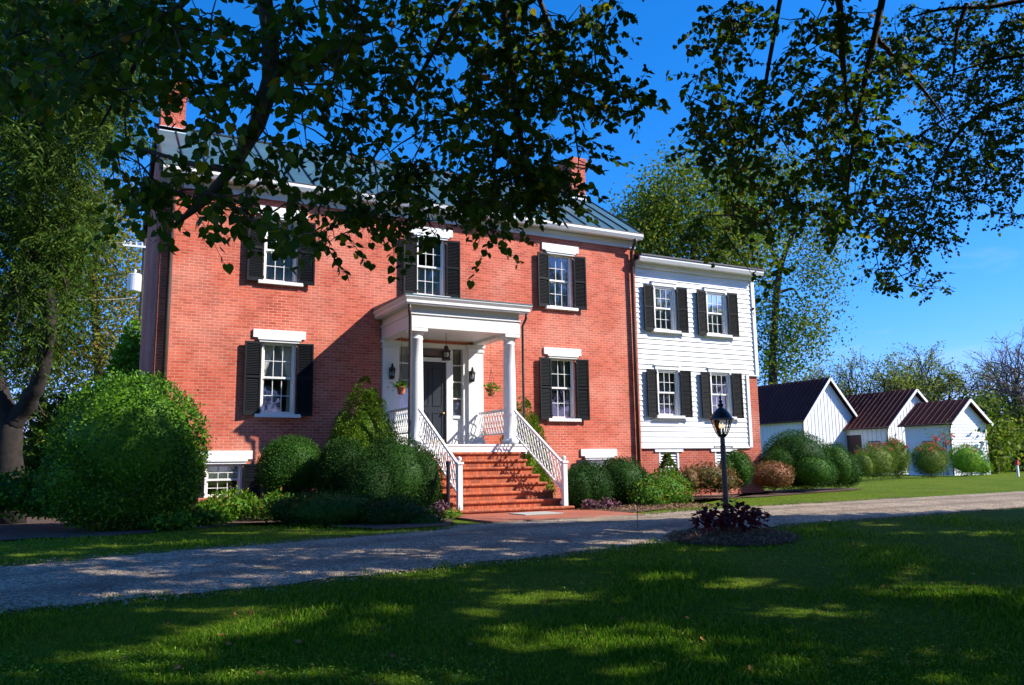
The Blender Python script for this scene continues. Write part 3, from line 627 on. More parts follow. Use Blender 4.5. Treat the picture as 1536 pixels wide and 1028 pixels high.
for d, z in prof:
    ring_.append([(x0+.02-d, -.01, 4.921+z), (x0+.02-d, y0+.02-d, 4.921+z), (x1-.02+d, y0+.02-d, 4.921+z), (x1-.02+d, -.01, 4.921+z)])
vs = [p for r_ in ring_ for p in r_]
cc.add(vs, [(4*i+k, 4*i+k+1, 4*(i+1)+k+1, 4*(i+1)+k) for i in range(len(prof)-1) for k in range(3)])
cc.build('porch_cornice', 'cornice', house)
rf = MB(); rf.add([(x0-.26, y0-.26, 5.145), (x1+.26, y0-.26, 5.145), (x1+.26, -.01, 5.24), (x0-.26, -.01, 5.24), (x0-.26, y0-.26, 5.12), (x1+.26, y0-.26, 5.12), (x1+.26, -.01, 5.12), (x0-.26, -.01, 5.12)], [(0,1,2,3),(7,6,5,4),(0,4,5,1),(1,5,6,2),(3,7,4,0)]); rf.build('porch_roof', 'roof', house)
ce = MB(); ce.box(x0+.321, x1-.321, y0+.321, -.01, 4.46, 4.50); ce.build('porch_ceiling', 'white', house)
spout([(-1.62, -2.42, 4.93), (-1.62, -2.40, 4.75), (-1.57, -2.33, 4.60), (-1.57, -2.33, 4.0), (-1.57, -2.31, 1.4), (-1.57, -2.31, -.05)], .04, mat='copper')
spout([(1.66, -2.40, 4.93), (1.66, -2.36, 4.78), (1.60, -2.28, 4.60), (1.60, -2.27, 3.5), (1.60, -2.27, -.05)], .035, mat='copper')
# doorway: frame, transom, sidelights
mb = MB()
X0, X1, DY = -1.1, 1.0, .06
D0, D1 = -.48, .42
mb.box(X0+.002, X0+.10, DY, DY+.12, 1.501, 4.298); mb.box(X1-.10, X1-.002, DY, DY+.12, 1.501, 4.298); mb.box(X0+.10, X1-.10, DY, DY+.12, 4.24, 4.298)
mb.box(D0-.19, D0, DY-.01, DY+.14, 1.501, 4.24); mb.box(D1, D1+.19, DY-.01, DY+.14, 1.501, 4.24)
mb.box(D0, D1, DY, DY+.13, 3.86, 3.97)
for a, b in ((X0+.10, D0-.19), (D1+.19, X1-.10)):
    mb.box(a, b, DY+.02, DY+.12, 1.501, 2.28); mb.box(a-.0, b, DY-.02, DY+.12, 2.28, 2.36)
    for z in (2.84, 3.31, 3.78): mb.box(a, b, DY+.03, DY+.07, z-.018, z+.018)
mb.box(.905, 1.045, -.02, DY-.002, 1.501, 4.25); mb.box(-1.115, -1.005, -.02, DY-.002, 1.501, 4.25); mb.box(-1.115, 1.045, -.022, DY-.002, 4.251, 4.364)
fr_ = mb.build('doorway', 'white', house)
g = MB()
for a, b, c, d in ((X0+.10, D0-.19, 2.36, 4.24), (D1+.19, X1-.10, 2.36, 4.24), (D0, D1, 3.97, 4.24)): g.add([(a, DY+.05, c), (b, DY+.05, c), (b, DY+.05, d), (a, DY+.05, d)], [(0, 1, 2, 3)])
g.build('pane', 'glass', fr_)
g = MB()
for a, b, c, d in ((X0+.08, D0-.15, 2.3, 4.25), (D1+.15, X1-.08, 2.3, 4.25)):
    n = 24; vs = []
    for i in range(n):
        xx = a+(b-a)*i/(n-1); vs += [(xx, .30+.015*math.sin(i*1.3), c), (xx, .30+.015*math.sin(i*1.3), d)]
    g.add(vs, [(2*i, 2*i+2, 2*i+3, 2*i+1) for i in range(n-1)])
g.build('curtain', 'curtain', fr_, True)
dm = MB(); dm.box(D0+.002, D1-.002, DY+.05, DY+.10, 1.505, 3.858)
door = dm.build('door', 'door', house)
dp = MB()
for a, b in ((1.75, 2.45), (2.62, 3.70)):
    for xa, xb in ((D0+.10, -.08), (.02, D1-.10)):
        for q in (((xa, xb), (a, a+.03)), ((xa, xb), (b-.03, b)), ((xa, xa+.03), (a+.03, b-.03)), ((xb-.03, xb), (a+.03, b-.03))):
            dp.box(q[0][0], q[0][1], DY+.035, DY+.0495, q[1][0], q[1][1])
dp.build('door_panel', 'door', door)
kp = MB(); kp.box(D0+.06, D1-.04, DY+.030, DY+.034, 1.53, 1.70); kp.build('kick_plate', 'brass', door)
kn = MB(); kn.lathe((D1-.10, DY+.0, 2.42), [(.005, -.03), (.03, -.02), (.035, 0), (.03, .02), (.005, .03)], 12); kn.build('knob', 'brass', door, True)

# ------------------------------------------------------------------ steps and railings (part of the house)
st = MB(); treads = []
NZ = [1.295, 1.11, .93, .745, .56, .375, .19, .03]
NY = [-2.46-.325*i for i in range(8)]
for i, (z, y) in enumerate(zip(NZ, NY)):
    zb = NZ[i+1]-.001 if i < 7 else -.12
    st.box(-1.36, 1.36, y, (-2.44 if i == 0 else NY[i-1]-.001)+0.0, -.12, z-.06)
steps = st.build('brick_steps', 'tread', house)
for i, (z, y) in enumerate(zip(NZ, NY)):
    t = MB(); wd = 1.38 if i < 7 else 1.52
    yb = (-2.445 if i == 0 else NY[i-1]-.0015)
    t.box(-wd, wd, y-.045, yb, z-.058, z); t.build('tread', 'tread', steps, bevel=.02)
ck = MB()
for s in (-1, 1):
    for i, (z, y) in enumerate(zip(NZ, NY)): pass
def rail(a, b, name, z_low=.10, posts=()):                 # a, b: ends of the top rail; bowed crossing balusters under it
    a, b = np.array(a, float), np.array(b, float); hgt = .62
    m = MB(); m.bar(a, b, .055, .05); m.bar(a-(0, 0, hgt), b-(0, 0, hgt), .04, .035)
    o = m.build(name, 'white', house)
    n = max(4, int(np.linalg.norm((b-a)[:2])/.15)); q = MB()
    for i in range(n):
        t0 = (i+.5)/n; w = .40/n
        for s in (-1, 1):
            pts = []
            for j in range(7):
                u = j/6; t = t0+s*w*math.cos(math.pi*u*2)*1.0
                p = a+(b-a)*t; pts.append(p-(0, 0, hgt*u))
            q.tube(pts, .0125, 5)
    q.build('baluster', 'white', o, True); return o
for s in (-1, 1):
    x = s*1.32
    rail((x, -2.30, 2.36), (x, -4.63, .99), 'stair_railing')
    nw = MB(); y = -4.68; z0 = .03; nw.box(x-.055, x+.055, y-.055, y+.055, z0, 1.02); nw.box(x-.075, x+.075, y-.075, y+.075, 1.0, 1.05)
    o = nw.build('newel_post', 'white', house, bevel=.006)
    k = MB(); k.lathe((x, y, 1.05), [(.02, 0), (.025, .02), (.05, .05), (.052, .075), (.04, .10), (.01, .12)], 14); k.build('finial', 'white', o, True)
    rail((s*1.34, -.13, 2.42), (s*1.34, -1.88, 2.42), 'porch_railing')
# loose things on the porch
d = MB(); d.box(-.60, .50, -.62, -.06, 1.502, 1.525); tag(d.build('doormat', 'mat_black', None, bevel=.006), 'black doormat lying on the porch floor before the front door', 'doormat')
d = MB(); d.box(-.42, .50, -5.95, -5.22, -.054, -.036); tag(d.build('doormat', 'mat_white', None, bevel=.005), 'pale worn mat lying on the brick path below the porch steps', 'doormat')
def wall_lantern(x, label):
    y = -.20; z = 3.32
    t = empty('wall_lantern', (x, -.09, z), label, 'lantern', 'lanterns on the porch pilasters')
    m = MB(); m.box(x-.05, x+.05, -.118, -.092, z-.02, z+.30); m.tube([(x, -.11, z+.03), (x, -.16, z-.01), (x, y, z+.0)], .012, 6); m.build('bracket', 'iron', t)
    m = MB(); m.lathe((x, y, z), [(.02, -.03), (.06, -.01), (.075, .02), (.06, .03)], 12)
    m.lathe((x, y, z), [(.085, .22), (.095, .235), (.06, .29), (.035, .30), (.035, .33), (.05, .34), (.02, .36), (.03, .385), (.005, .41)], 12)
    for k in range(4): a = math.pi/4+k*math.pi/2; m.bar((x+.06*math.cos(a), y+.06*math.sin(a), z+.02), (x+.085*math.cos(a), y+.085*math.sin(a), z+.235), .012, .012)
    m.build('frame', 'iron', t); g = MB(); g.lathe((x, y, z), [(.052, .03), (.072, .22)], 12); g.build('glass', 'clear', t, True)
wall_lantern(-1.27, 'black carriage lantern on the shaded pilaster, above the left hanging basket')
wall_lantern(1.10, 'black carriage lantern on the sunlit white pilaster right of the front door')
t = empty('pendant_lantern', (-.15, -1.25, 3.72), 'black pendant lantern hanging on a rod from the porch ceiling', 'lantern')
x, y, z = -.15, -1.25, 3.72
m = MB(); m.tube([(x, y, 4.46), (x, y, z+.38)], .008, 6); m.lathe((x, y, z), [(.115, 0), (.125, .02), (.115, .06), (.09, .07)], 16); m.lathe((x, y, z), [(.12, .24), (.125, .255), (.08, .31), (.06, .32), (.06, .37), (.03, .40)], 16)
for k in range(6): a = k*math.pi/3; m.bar((x+.105*math.cos(a), y+.105*math.sin(a), z+.06), (x+.112*math.cos(a), y+.112*math.sin(a), z+.25), .012, .012)
m.build('frame', 'iron', t); m = MB(); m.lathe((x, y, z), [(.098, .062), (.105, .25)], 18); m.build('glass', 'clear', t, True)
def basket(x, y, z, label, seed):
    t = empty('hanging_basket', (x, y, z), label, 'hanging basket', 'hanging baskets under the porch roof')
    m = MB(); m.lathe((x, y, z), [(.075, 0), (.085, .01), (.115, .16), (.13, .165), (.13, .20), (.115, .20), (.11, .17)], 16); m.build('pot', 'terracotta', t)
    m = MB()
    for k in range(3): a = k*2.1; m.tube([(x+.12*math.cos(a), y+.12*math.sin(a), z+.19), (x, y, z+.75)], .004, 4)
    m.tube([(x, y, z+.75), (x, y, 4.38)], .004, 4); m.build('chain', 'iron', t)
    n = 170; P = np.array((x, y, z+.22))+rng.normal(size=(n, 3))*(.10, .10, .055); A = unit(P-np.array((x, y, z+.12))+rng.normal(size=(n, 3))*.08)
    leaves('plant', P, A, rnd(n)+(0, 0, 1.2), rng.uniform(.05, .09, n), 'oval', 'leaf_fresh', t)
basket(-1.36, -1.15, 2.80, 'hanging terracotta basket of green trailing plants in the shade beside the left column', 1)
basket(1.22, -1.15, 2.82, 'hanging terracotta basket of green plants in the sun against the red brick', 2)

# ------------------------------------------------------------------ outbuildings: gables face the drive, long sides run away from it
def shed(name, label, xl, xr, y0, y1, ze, zr, board, door=None, windows=(), group='white outbuildings beyond the house'):
    t = empty(name, (xl, y0, -.1), label, 'shed', group); xm = (xl+xr)/2
    w_ = MB(); w_.prism([(xl, -.15), (xr, -.15), (xr, ze), (xm, zr-.12), (xl, ze)], 'y', y0+.03, y1)
    sd = MB()
    rise = (zr-.12-ze)/((xr-xl)/2)
    if board == 'batten':
        x = xl+.12
        while x < xr-.05:
            top = ze+rise*(xm-xl-abs(x-xm)); sd.box(x-.022, x+.022, y0+.005, y0+.029, -.1, top-.05); x += .36
        y = y0+.2
        while y < y1:
            sd.box(xl-.025, xl-.001, y-.022, y+.022, -.1, ze-.02); y += .38
    else:
        z = -.1
        while z < zr-.2:
            b = z+.19; half = (xr-xl)/2 if b < ze else max(0.02, (xr-xl)/2-(b-ze)/rise)
            sd.add([(xm-half, y0, z), (xm+half, y0, z), (xm+half, y0+.028, b), (xm-half, y0+.028, b)], [(0, 1, 2, 3)])
            sd.add([(xm-half, y0, z), (xm+half, y0, z), (xm+half, y0+.028, z), (xm-half, y0+.028, z)], [(3, 2, 1, 0)])
            if b < ze: sd.add([(xl-.03, y0, z), (xl-.03, y1, z), (xl-.001, y1, b), (xl-.001, y0, b)], [(3, 2, 1, 0)]); sd.add([(xl-.03, y0, z), (xl-.03, y1, z), (xl, y1, z), (xl, y0, z)], [(0, 1, 2, 3)])
            z = b
    w0 = w_.build('wall', 'shed_white', t); sd.build('cladding', 'shed_white', w0)
    tr = MB()
    tr.box(xl-.045, xl-.031, y0-.01, y0+.10, -.1, ze); tr.box(xl-.045, xl+.09, y0-.025, y0-.005, -.1, ze-.02); tr.box(xr-.09, xr+.02, y0-.025, y0-.005, -.1, ze-.02)
    ov = .28; zo = ze-rise*ov
    for s, xe in ((-1, xl-ov), (1, xr+ov)):
        tr.bar((xe, y0-.345, zo+.04), (xm, y0-.345, zr-.02), .17, .04, (0, 1, 0))
    tr.box(xl-.10, xl-.031, y0-.28, y1, ze-.20, ze-.04)
    tr.build('trim', 'white', t)
    rf = MB(); th = .05
    for s, xe in ((-1, xl-ov), (1, xr+ov)):
        a = [(xe, y0-.32, zo+.16), (xm, y0-.32, zr+.06), (xm, y1+.3, zr+.06), (xe, y1+.3, zo+.16)]
        rf.add(a+[(p[0], p[1], p[2]-th) for p in a], [(0,1,2,3),(7,6,5,4),(0,4,5,1),(1,5,6,2),(2,6,7,3),(3,7,4,0)])
    r_ = rf.build('roof', 'shed_roof', t)
    sm = MB(); y = y0-.30
    if board != 'plain_roof':
        while y < y1+.3:
            for xe in (xl-ov, xr+ov): sm.bar((xe, y, zo+.175), (xm, y, zr+.075), .03, .035, (0, 1, 0))
            y += .42
        sm.build('seam', 'shed_seam', r_)
    sp = MB(); sp.tube([(xl-ov, y0-.2, zo+.06), (xl-ov, y0-.2, zo-.08), (xl-.06, y0+.02, zo-.32), (xl-.06, y0+.02, -.1)], .04, 7); sp.build('downspout', 'shed_door', t, True)
    sp = MB(); sp.tube([(xl-ov-.05, y0-.3, zo+.10), (xl-ov-.05, y1+.3, zo+.10)], .055, 7); sp.build('gutter', 'shed_door', t, True)
    if door:
        a, b, c, d_ = door; m = MB(); m.box(xl-.035, xl-.001, a, b, c, d_); m.build('door', 'shed_door', t)
    for a, b, c, d_ in windows:
        m = MB(); m.box(xl-.06, xl-.002, a, b, c, d_); o = m.build('window', 'shed_window', t)
        m = MB(); m.box(xl-.066, xl-.061, a+.12, b-.12, c+.10, d_-.10); m.build('pane', 'sheer', o)
k = 1.065
Z_ = lambda z: .983+(z-.983)*k
p3l, p3r = at_y(1424, 634, 12), at_y(1480, 630, 12)
f3 = at_x(1350, 637, p3l[0])
shed('garden_shed', 'smallest white clapboard shed with dark red metal roof, end of the row of outbuildings', p3l[0]+.06, p3r[0]-.2, 12, f3[1]-.3, p3l[2]+.02, at_y(1449, 600, 12)[2], 'clap', None,
     [(at_x(1403, 660, p3l[0])[1], at_x(1383, 660, p3l[0])[1], 1.3, 2.12)])
p2l = at_y(1331, 639, 17.5); ap2 = at_y(1369, 585, 17.5); f2 = at_x(1225, 645, p2l[0])
def yx(u, x): return float(at_x(u, 660, x)[1])
x2 = p2l[0]
shed('garden_shed', 'middle white shed with ribbed dark red roof, dark door and two small windows', x2, 2*ap2[0]-x2, 17.5, f2[1]-.3, p2l[2], ap2[2], 'batten',
     (yx(1292, x2), yx(1271, x2), -.1, at_x(1280, 653, x2)[2]), [(yx(1263, x2), yx(1247, x2), 1.55, 2.2), (yx(1320, x2), yx(1302, x2), 1.6, 2.28)])
p1l = at_y(1205, 628, 21); ap1 = at_y(1240, 568, 21)
shed('garden_shed', 'largest white shed with plain dark roof, half hidden behind the house wing and round hedge', p1l[0], 2*ap1[0]-p1l[0], 21, 32, p1l[2], ap1[2], 'batten')

# ------------------------------------------------------------------ lamp post, small posts, utility pole
lx, ly, lz = .53, -10.84, -.1-.09
t = empty('lamp_post', (lx, ly, lz), 'black lamp post with a glass lantern standing in the round mulch bed by the drive', 'lamp post')
m = MB(); m.lathe((lx, ly, lz), [(.075, 0), (.075, .30), (.055, .34), (.042, .38), (.042, 1.42), (.038, 1.44), (.038, 1.60)], 16); m.build('post', 'iron', t)
m = MB(); m.tube([(lx-.17, ly, 1.215), (lx+.19, ly, 1.215)], .009, 8)
for s in (-.175, .195): m.lathe((lx+s, ly, 1.215), [(.004, -.016), (.016, 0), (.004, .016)], 8)
m.build('ladder_bar', 'iron', t)
hx, hz = lx, 1.40
m = MB(); m.lathe((hx, ly, hz), [(.05, -.03), (.075, -.01), (.085, .01), (.06, .02)], 6)
for k in range(6):
    a = k*math.pi/3+.3; ps = [(hx+r*math.cos(a), ly+r*math.sin(a), hz+z) for r, z in ((.072, .0), (.115, .09), (.145, .18), (.158, .25))]
    m.tube(ps, .0085, 5)
m.lathe((hx, ly, hz), [(.165, .245), (.20, .25), (.20, .262), (.175, .275), (.155, .31), (.115, .37), (.06, .425), (.03, .44), (.03, .455), (.055, .48), (.03, .505), (.018, .52), (.034, .545), (.014, .57), (.02, .59), (.006, .66)], 18)
m.build('lantern_frame', 'iron', t)
m = MB(); m.lathe((hx, ly, hz), [(.066, .0), (.108, .09), (.138, .18), (.150, .245)], 6); m.build('lantern_glass', 'clear', t)
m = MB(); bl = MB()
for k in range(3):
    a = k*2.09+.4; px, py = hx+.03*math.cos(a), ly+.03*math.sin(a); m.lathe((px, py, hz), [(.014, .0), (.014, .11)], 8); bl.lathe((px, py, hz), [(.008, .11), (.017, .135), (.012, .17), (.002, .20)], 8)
m.build('candle_holder', 'iron', t); bl.build('bulb', 'bulb_glint', t, True)
n = 620; a = rng.uniform(0, 6.28, n); rr = np.sqrt(rng.uniform(0, 1, n)); P = np.stack([lx+.62*rr*np.cos(a)*1.05+.03, ly-.05+.42*rr*np.sin(a), -.06+rng.uniform(0.02, 1, n)*.46*(1.1-rr*.6)], 1)
def stems(mb, base, tips, r=.006):
    for p in tips: mb.tube([base+(p-base)*np.array((.5, .5, 0)), base+(p-base)*np.array((.8, .8, .6)), p], [r, r*.8, r*.5], 4)
A = unit(np.stack([np.cos(a), np.sin(a), rng.uniform(-.5, .4, n)], 1)+rng.normal(size=(n, 3))*.4)
o = leaves('coleus_plants', P, A, rnd(n)*.6+(0, 0, 1), rng.uniform(.05, .10, n), 'heart', 'leaf_coleus'); tag(o, 'dark red leafy plants round the foot of the black lamp post', 'plant')
p0 = on_ground(672, 772); m = MB(); m.lathe((-1.72, -5.0, -.1), [(.04, 0), (.04, 1.10), (.048, 1.11), (.048, 1.15), (.02, 1.18)], 12); tag(m.build('short_post', 'iron'), 'short black post standing beside the left newel of the brick steps', 'post')
p0 = on_ground(957, 796); m = MB(); m.tube([p0, (p0[0], p0[1], .55)], .006, 6); m.lathe((p0[0], p0[1], .55), [(.004, 0), (.014, .01), (.004, .03)], 6); tag(m.build('garden_stake', 'copper'), 'thin metal stake at the gravel drive edge, between lamp post and steps', 'stake')
px = at_depth(1526, 700, 46); m = MB(); t = empty('marker_post', (px[0], px[1], -.1), 'small pale post with a red top at the edge of the lawn past the sheds', 'post'); m.box(px[0]-.05, px[0]+.05, px[1]-.05, px[1]+.05, -.1, .55); m.build('post', 'shed_white', t); m = MB(); m.prism([(px[0]-.09, .55), (px[0]+.09, .55), (px[0]+.09, .74), (px[0], .86), (px[0]-.09, .74)], 'y', px[1]-.08, px[1]+.08); m.build('top', 'redmark', t)
# utility pole with transformer, behind the left end of the house
ud = 46
def up_(u, v): return at_depth(u, v, ud)
pb = up_(203.5, 420); pxx, pyy = pb[0]+.40, pb[1]+.3
t = empty('utility_pole', (pxx, pyy, -.1), 'wooden utility pole with a grey transformer can and crossarm beside the house gable', 'utility pole')
m = MB(); m.tube([(pxx, pyy, -.1), (pxx, pyy, 14.6)], [.17, .12], 10); m.build('pole', 'pole', t)
c = up_(201, 438); r_ = 9.5*ud/FPX; hh_ = 27*ud/FPX
m = MB(); m.lathe((c[0], c[1], c[2]), [(r_*.9, 0), (r_, .05), (r_, hh_*.93), (r_*1.05, hh_*.95), (r_*.9, hh_), (.06, hh_+.05), (.05, hh_+.12), (.08, hh_+.16), (.08, hh_+.22), (.03, hh_+.3)], 20); m.build('transformer', 'galv', t)
c = up_(211, 366); m = MB(); m.box(c[0]-.9, c[0]+.5, pyy-.2, pyy-.08, c[2]-.08, c[2]+.04)
for s in (-.8, -.5, -.2, .1, .4): m.lathe((c[0]+s, pyy-.14, c[2]+.04), [(.05, 0), (.07, .06), (.04, .09), (.06, .14), (.02, .2)], 8)
m.build('crossarm', 'galv', t)
for i, (a, b, lb) in enumerate((((212, 364), (40, 338), 'upper thin wire running from the utility pole crossarm towards the conifer'), ((203, 446), (20, 436), 'lower thin wire running from below the transformer can towards the conifer'))):
    A_, B_ = up_(*a), at_depth(b[0], b[1], 40); m = MB(); m.tube([A_+(B_-A_)*q-np.array((0, 0, 1))*1.2*q*(1-q) for q in np.linspace(0, 1, 12)], .016, 5); tag(m.build('power_line', 'wire'), lb, 'wire', 'wires from the utility pole')

# ------------------------------------------------------------------ shrubs
def ico(n_):                                               # quad sphere
    us = np.linspace(0, 2*math.pi, 2*n_, endpoint=False); ts = np.linspace(.02, math.pi-.02, n_)
    V = np.array([(math.sin(t)*math.cos(u), math.sin(t)*math.sin(u), math.cos(t)) for t in ts for u in us]); m = 2*n_
    F = [(i*m+j, (i+1)*m+j, (i+1)*m+(j+1) % m, i*m+(j+1) % m) for i in range(n_-1) for j in range(m)]
    return V, np.array(F)
SV, SF = ico(12)
def lumpf(D, seed, k=3.0):                                 # smooth radial unevenness over directions
    r_ = np.random.default_rng(seed); o = np.zeros(len(D))
    for i in range(9):
        f = r_.normal(size=3)*k*(1+i*.35); o += np.sin(D@f+r_.uniform(0, 6.28))/(1+i*.5)
    return o/3.2
def lump_at(u, vt, vb, wpx, y, dy=1.0):                    # ellipsoid filling a box of pixels at the plane y
    p = at_y(u, vb, y); q = at_y(u, vt, y); dp = depth_of(p); rx = wpx/2*dp/FPX; rz = (q[2]-p[2])/2
    return (p[0], y, (p[2]+q[2])/2, rx, rx*dy, rz)
def shrub(name, label, cat, lumps, n, size, mat, shape='oval', group=None, rough=.07, fuzz=.08, out=.7, core=.86, droop=0.0, seed=1, flat_bottom=-.1, flowers=None, k=3.0):
    Ps, As, Ns, EV, EF = [], [], [], [], []
    tot = sum((l[3]*l[5]+l[4]*l[5]+l[3]*l[4]) for l in lumps)
    for i, (x, y, z, rx, ry, rz) in enumerate(lumps):
        m = int(n*(rx*rz+ry*rz+rx*ry)/tot); D = rnd(m); S = 1+rough*lumpf(D, seed*10+i, k)
        rad = S*(1+fuzz*rng.normal(size=m)*.6-abs(rng.normal(size=m))*fuzz*.6)*np.where(rng.uniform(size=m) < .025, 1+.10*rng.uniform(size=m), 1)
        Ps.append(np.array((x, y, z))+D*rad[:, None]*(rx, ry, rz)); nn = unit(D/(rx, ry, rz))
        As.append(unit(nn*out+rnd(m)+np.array((0, 0, -droop+.15)))); Ns.append(unit(nn+rnd(m)*.8))
        if core:
            e = np.array((x, y, z))+SV*(1+rough*lumpf(SV, seed*10+i, k))[:, None]*core*np.array((rx, ry, rz)); e[:, 2] = np.maximum(e[:, 2], flat_bottom); EV.append(e); EF.append(SF+len(SV)*(len(EV)-1))
    P = np.vstack(Ps); A = np.vstack(As); N = np.vstack(Ns); keep = P[:, 2] > flat_bottom
    # leave out what lies deep inside another lump
    for (x, y, z, rx, ry, rz) in lumps: keep &= (((P-(x, y, z))/(rx, ry, rz))**2).sum(1) > .62
    P, A, N = P[keep], A[keep], N[keep]
    ex = (np.vstack(EV), np.vstack(EF)) if EV else None
    S = rng.uniform(.75, 1.3, len(P))*size
    if flowers:
        fm, fn, fs, lo = flowers
        root = empty(name, (lumps[0][0], lumps[0][1], -.1), label, cat, group)
        leaves('foliage', P, A, N, S, shape, mat, root, ex)
        up = np.where((P[:, 2] > lo))[0]; cs = rng.choice(up, min(fn, len(up)), replace=False); C_ = P[cs]+(0, 0, .08)
        FP = np.repeat(C_, 9, 0)+rng.normal(size=(len(C_)*9, 3))*.025; leaves('flower_heads', FP, rnd(len(FP))+(0, 0, .3), rnd(len(FP)), rng.uniform(.7, 1.2, len(FP))*fs, 'oval', fm, root)
        return root
    o = leaves(name, P, A, N, S, shape, mat, None, ex); return tag(o, label, cat, group)
BX = 'rounded boxwoods in the beds before the house'
shrub('holly_bush', 'tall bright green holly bush clipped to a dome at the left house corner', 'bush', [lump_at(190, 562, 788, 216, -3.9), lump_at(122, 650, 786, 120, -4.1), lump_at(248, 640, 788, 96, -4.3), lump_at(180, 690, 796, 190, -4.3, .6)], 36000, .056, 'leaf_holly', rough=.055, fuzz=.075, core=.84, seed=3, k=4.5)
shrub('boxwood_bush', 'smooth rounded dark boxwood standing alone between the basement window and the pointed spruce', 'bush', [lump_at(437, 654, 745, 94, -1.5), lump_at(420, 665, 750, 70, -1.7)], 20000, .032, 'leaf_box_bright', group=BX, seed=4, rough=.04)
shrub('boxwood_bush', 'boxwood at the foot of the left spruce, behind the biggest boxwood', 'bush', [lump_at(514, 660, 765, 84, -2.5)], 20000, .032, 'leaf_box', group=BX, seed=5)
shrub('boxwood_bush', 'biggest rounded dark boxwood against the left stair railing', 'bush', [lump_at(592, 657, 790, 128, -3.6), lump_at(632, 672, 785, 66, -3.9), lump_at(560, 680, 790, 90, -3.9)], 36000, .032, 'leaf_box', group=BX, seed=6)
shrub('low_shrub', 'low spreading dark shrub in the shade along the grass edge before the biggest boxwood', 'shrub', [lump_at(500, 738, 796, 150, -5.2, .7), lump_at(590, 745, 806, 130, -5.7, .7), lump_at(640, 770, 806, 60, -6.2, .8), lump_at(440, 745, 786, 80, -4.6, .7)], 13000, .045, 'leaf_box', rough=.15, fuzz=.18, seed=7)
NB = 'nandina shrubs by the front beds'
shrub('nandina_bush', 'yellow green nandina below the left basement window', 'shrub', [lump_at(352, 738, 782, 74, -2.6, .8), lump_at(318, 752, 784, 40, -3.0)], 2600, .075, 'leaf_nandina', group=NB, rough=.2, fuzz=.25, core=.6, seed=8, shape='diamond')
shrub('nandina_bush', 'low red tipped nandina in front of the lone boxwood', 'shrub', [lump_at(417, 742, 784, 66, -3.4, .8)], 1900, .07, 'leaf_nandina', group=NB, rough=.2, fuzz=.25, core=.6, seed=9, shape='diamond')
shrub('nandina_bush', 'bright green nandina with red tips right of the steps, beside the drive', 'shrub', [lump_at(998, 708, 768, 84, -3.9, .9), lump_at(975, 722, 770, 60, -4.2)], 4200, .07, 'leaf_nandina', group=NB, rough=.14, fuzz=.16, core=.75, seed=10, shape='diamond')
shrub('ground_cover', 'low ivy like ground cover at the foot of the holly bush', 'shrub', [lump_at(300, 762, 788, 90, -4.0, .6), lump_at(255, 772, 796, 70, -4.8, .6)], 2600, .07, 'leaf_holly', rough=.2, fuzz=.25, core=.7, seed=11)
shrub('low_shrub', 'light green shrub beneath the conifer at the left edge', 'shrub', [lump_at(22, 708, 775, 90, -2.5, .8), lump_at(60, 720, 775, 60, -2.8, .8), lump_at(-60, 700, 775, 110, -2.5, .8)], 5200, .07, 'leaf_holly', rough=.2, fuzz=.2, core=.75, seed=12)
shrub('boxwood_bush', 'boxwood hugging the right newel of the steps', 'bush', [lump_at(884, 694, 768, 70, -4.3), lump_at(868, 700, 766, 50, -4.5)], 15000, .032, 'leaf_box', group=BX, seed=13)
shrub('boxwood_bush', 'boxwood under the right basement window, behind the red tipped nandina', 'bush', [lump_at(933, 686, 764, 78, -3.3), lump_at(955, 700, 764, 50, -3.2)], 15000, .032, 'leaf_box', group=BX, seed=14)
def spruce(label, u, vt, vb, wpx, y, seed, n=44000):
    p, q = at_y(u, vb, y), at_y(u, vt, y); dp = depth_of(p); r0 = wpx/2*dp/FPX; H = q[2]-p[2]
    prof = lambda q: (1-q**1.9)**.85
    m = 230; tb = 1-rng.uniform(0, 1, m)**.75; ab = np.arange(m)*2.39996+rng.uniform(-.3, .3, m); rb = r0*(.20+.17*rng.uniform(0, 1, m))*(1-.66*tb)
    rc = np.maximum(r0*prof(tb)*rng.uniform(.86, 1.06, m)-rb*.75, 0); B = np.stack([p[0]+rc*np.cos(ab), y+rc*np.sin(ab), p[2]+tb*H*.97], 1)
    k = rng.integers(0, m, n); D = rnd(n); nn = D*rb[k][:, None]*np.array((1, 1, 1.15)); P = B[k]+nn*(1-.15*abs(rng.normal(size=(n, 1))))
    A = unit(D+np.array((0, 0, .5))+rng.normal(size=(n, 3))*.4)
    outw = ((P[:, 0]-p[0])**2+(P[:, 1]-y)**2) > (r0*.6*prof(np.clip((P[:, 2]-p[2])/H, 0, 1)))**2; P, A = P[outw], A[outw]; n = len(P)
    tz = np.linspace(0, .97, 12); us = np.linspace(0, 2*math.pi, 24, endpoint=False)
    ev = np.array([(p[0]+r0*.62*prof(z)*math.cos(b), y+r0*.62*prof(z)*math.sin(b), p[2]+z*H*.78) for z in tz for b in us])
    ef = np.array([(i*24+j, i*24+(j+1) % 24, (i+1)*24+(j+1) % 24, (i+1)*24+j) for i in range(11) for j in range(24)])
    o = leaves('dwarf_spruce', P, A, rnd(n)*.7+(0, 0, .7), rng.uniform(.026, .05, n), 'oval', 'leaf_spruce', None, (ev, ef)); tag(o, label, 'bush', 'pointed dwarf spruces flanking the porch')
spruce('pointed yellow green dwarf spruce left of the porch, half in the porch shadow', 545, 562, 748, 134, -1.3, 21)
spruce('pointed dwarf spruce right of the porch, behind the stair railing', 786, 588, 745, 92, -.95, 22)
PP = 'low purple plants at the front of the beds'
shrub('purple_plant', 'low purple leaved plants at the front of the bed right of the steps', 'plant', [lump_at(886, 751, 764, 28, -5.0), lump_at(912, 749, 764, 34, -5.0)], 420, .06, 'leaf_purple', group=PP, rough=.2, fuzz=.25, core=.5, seed=15)
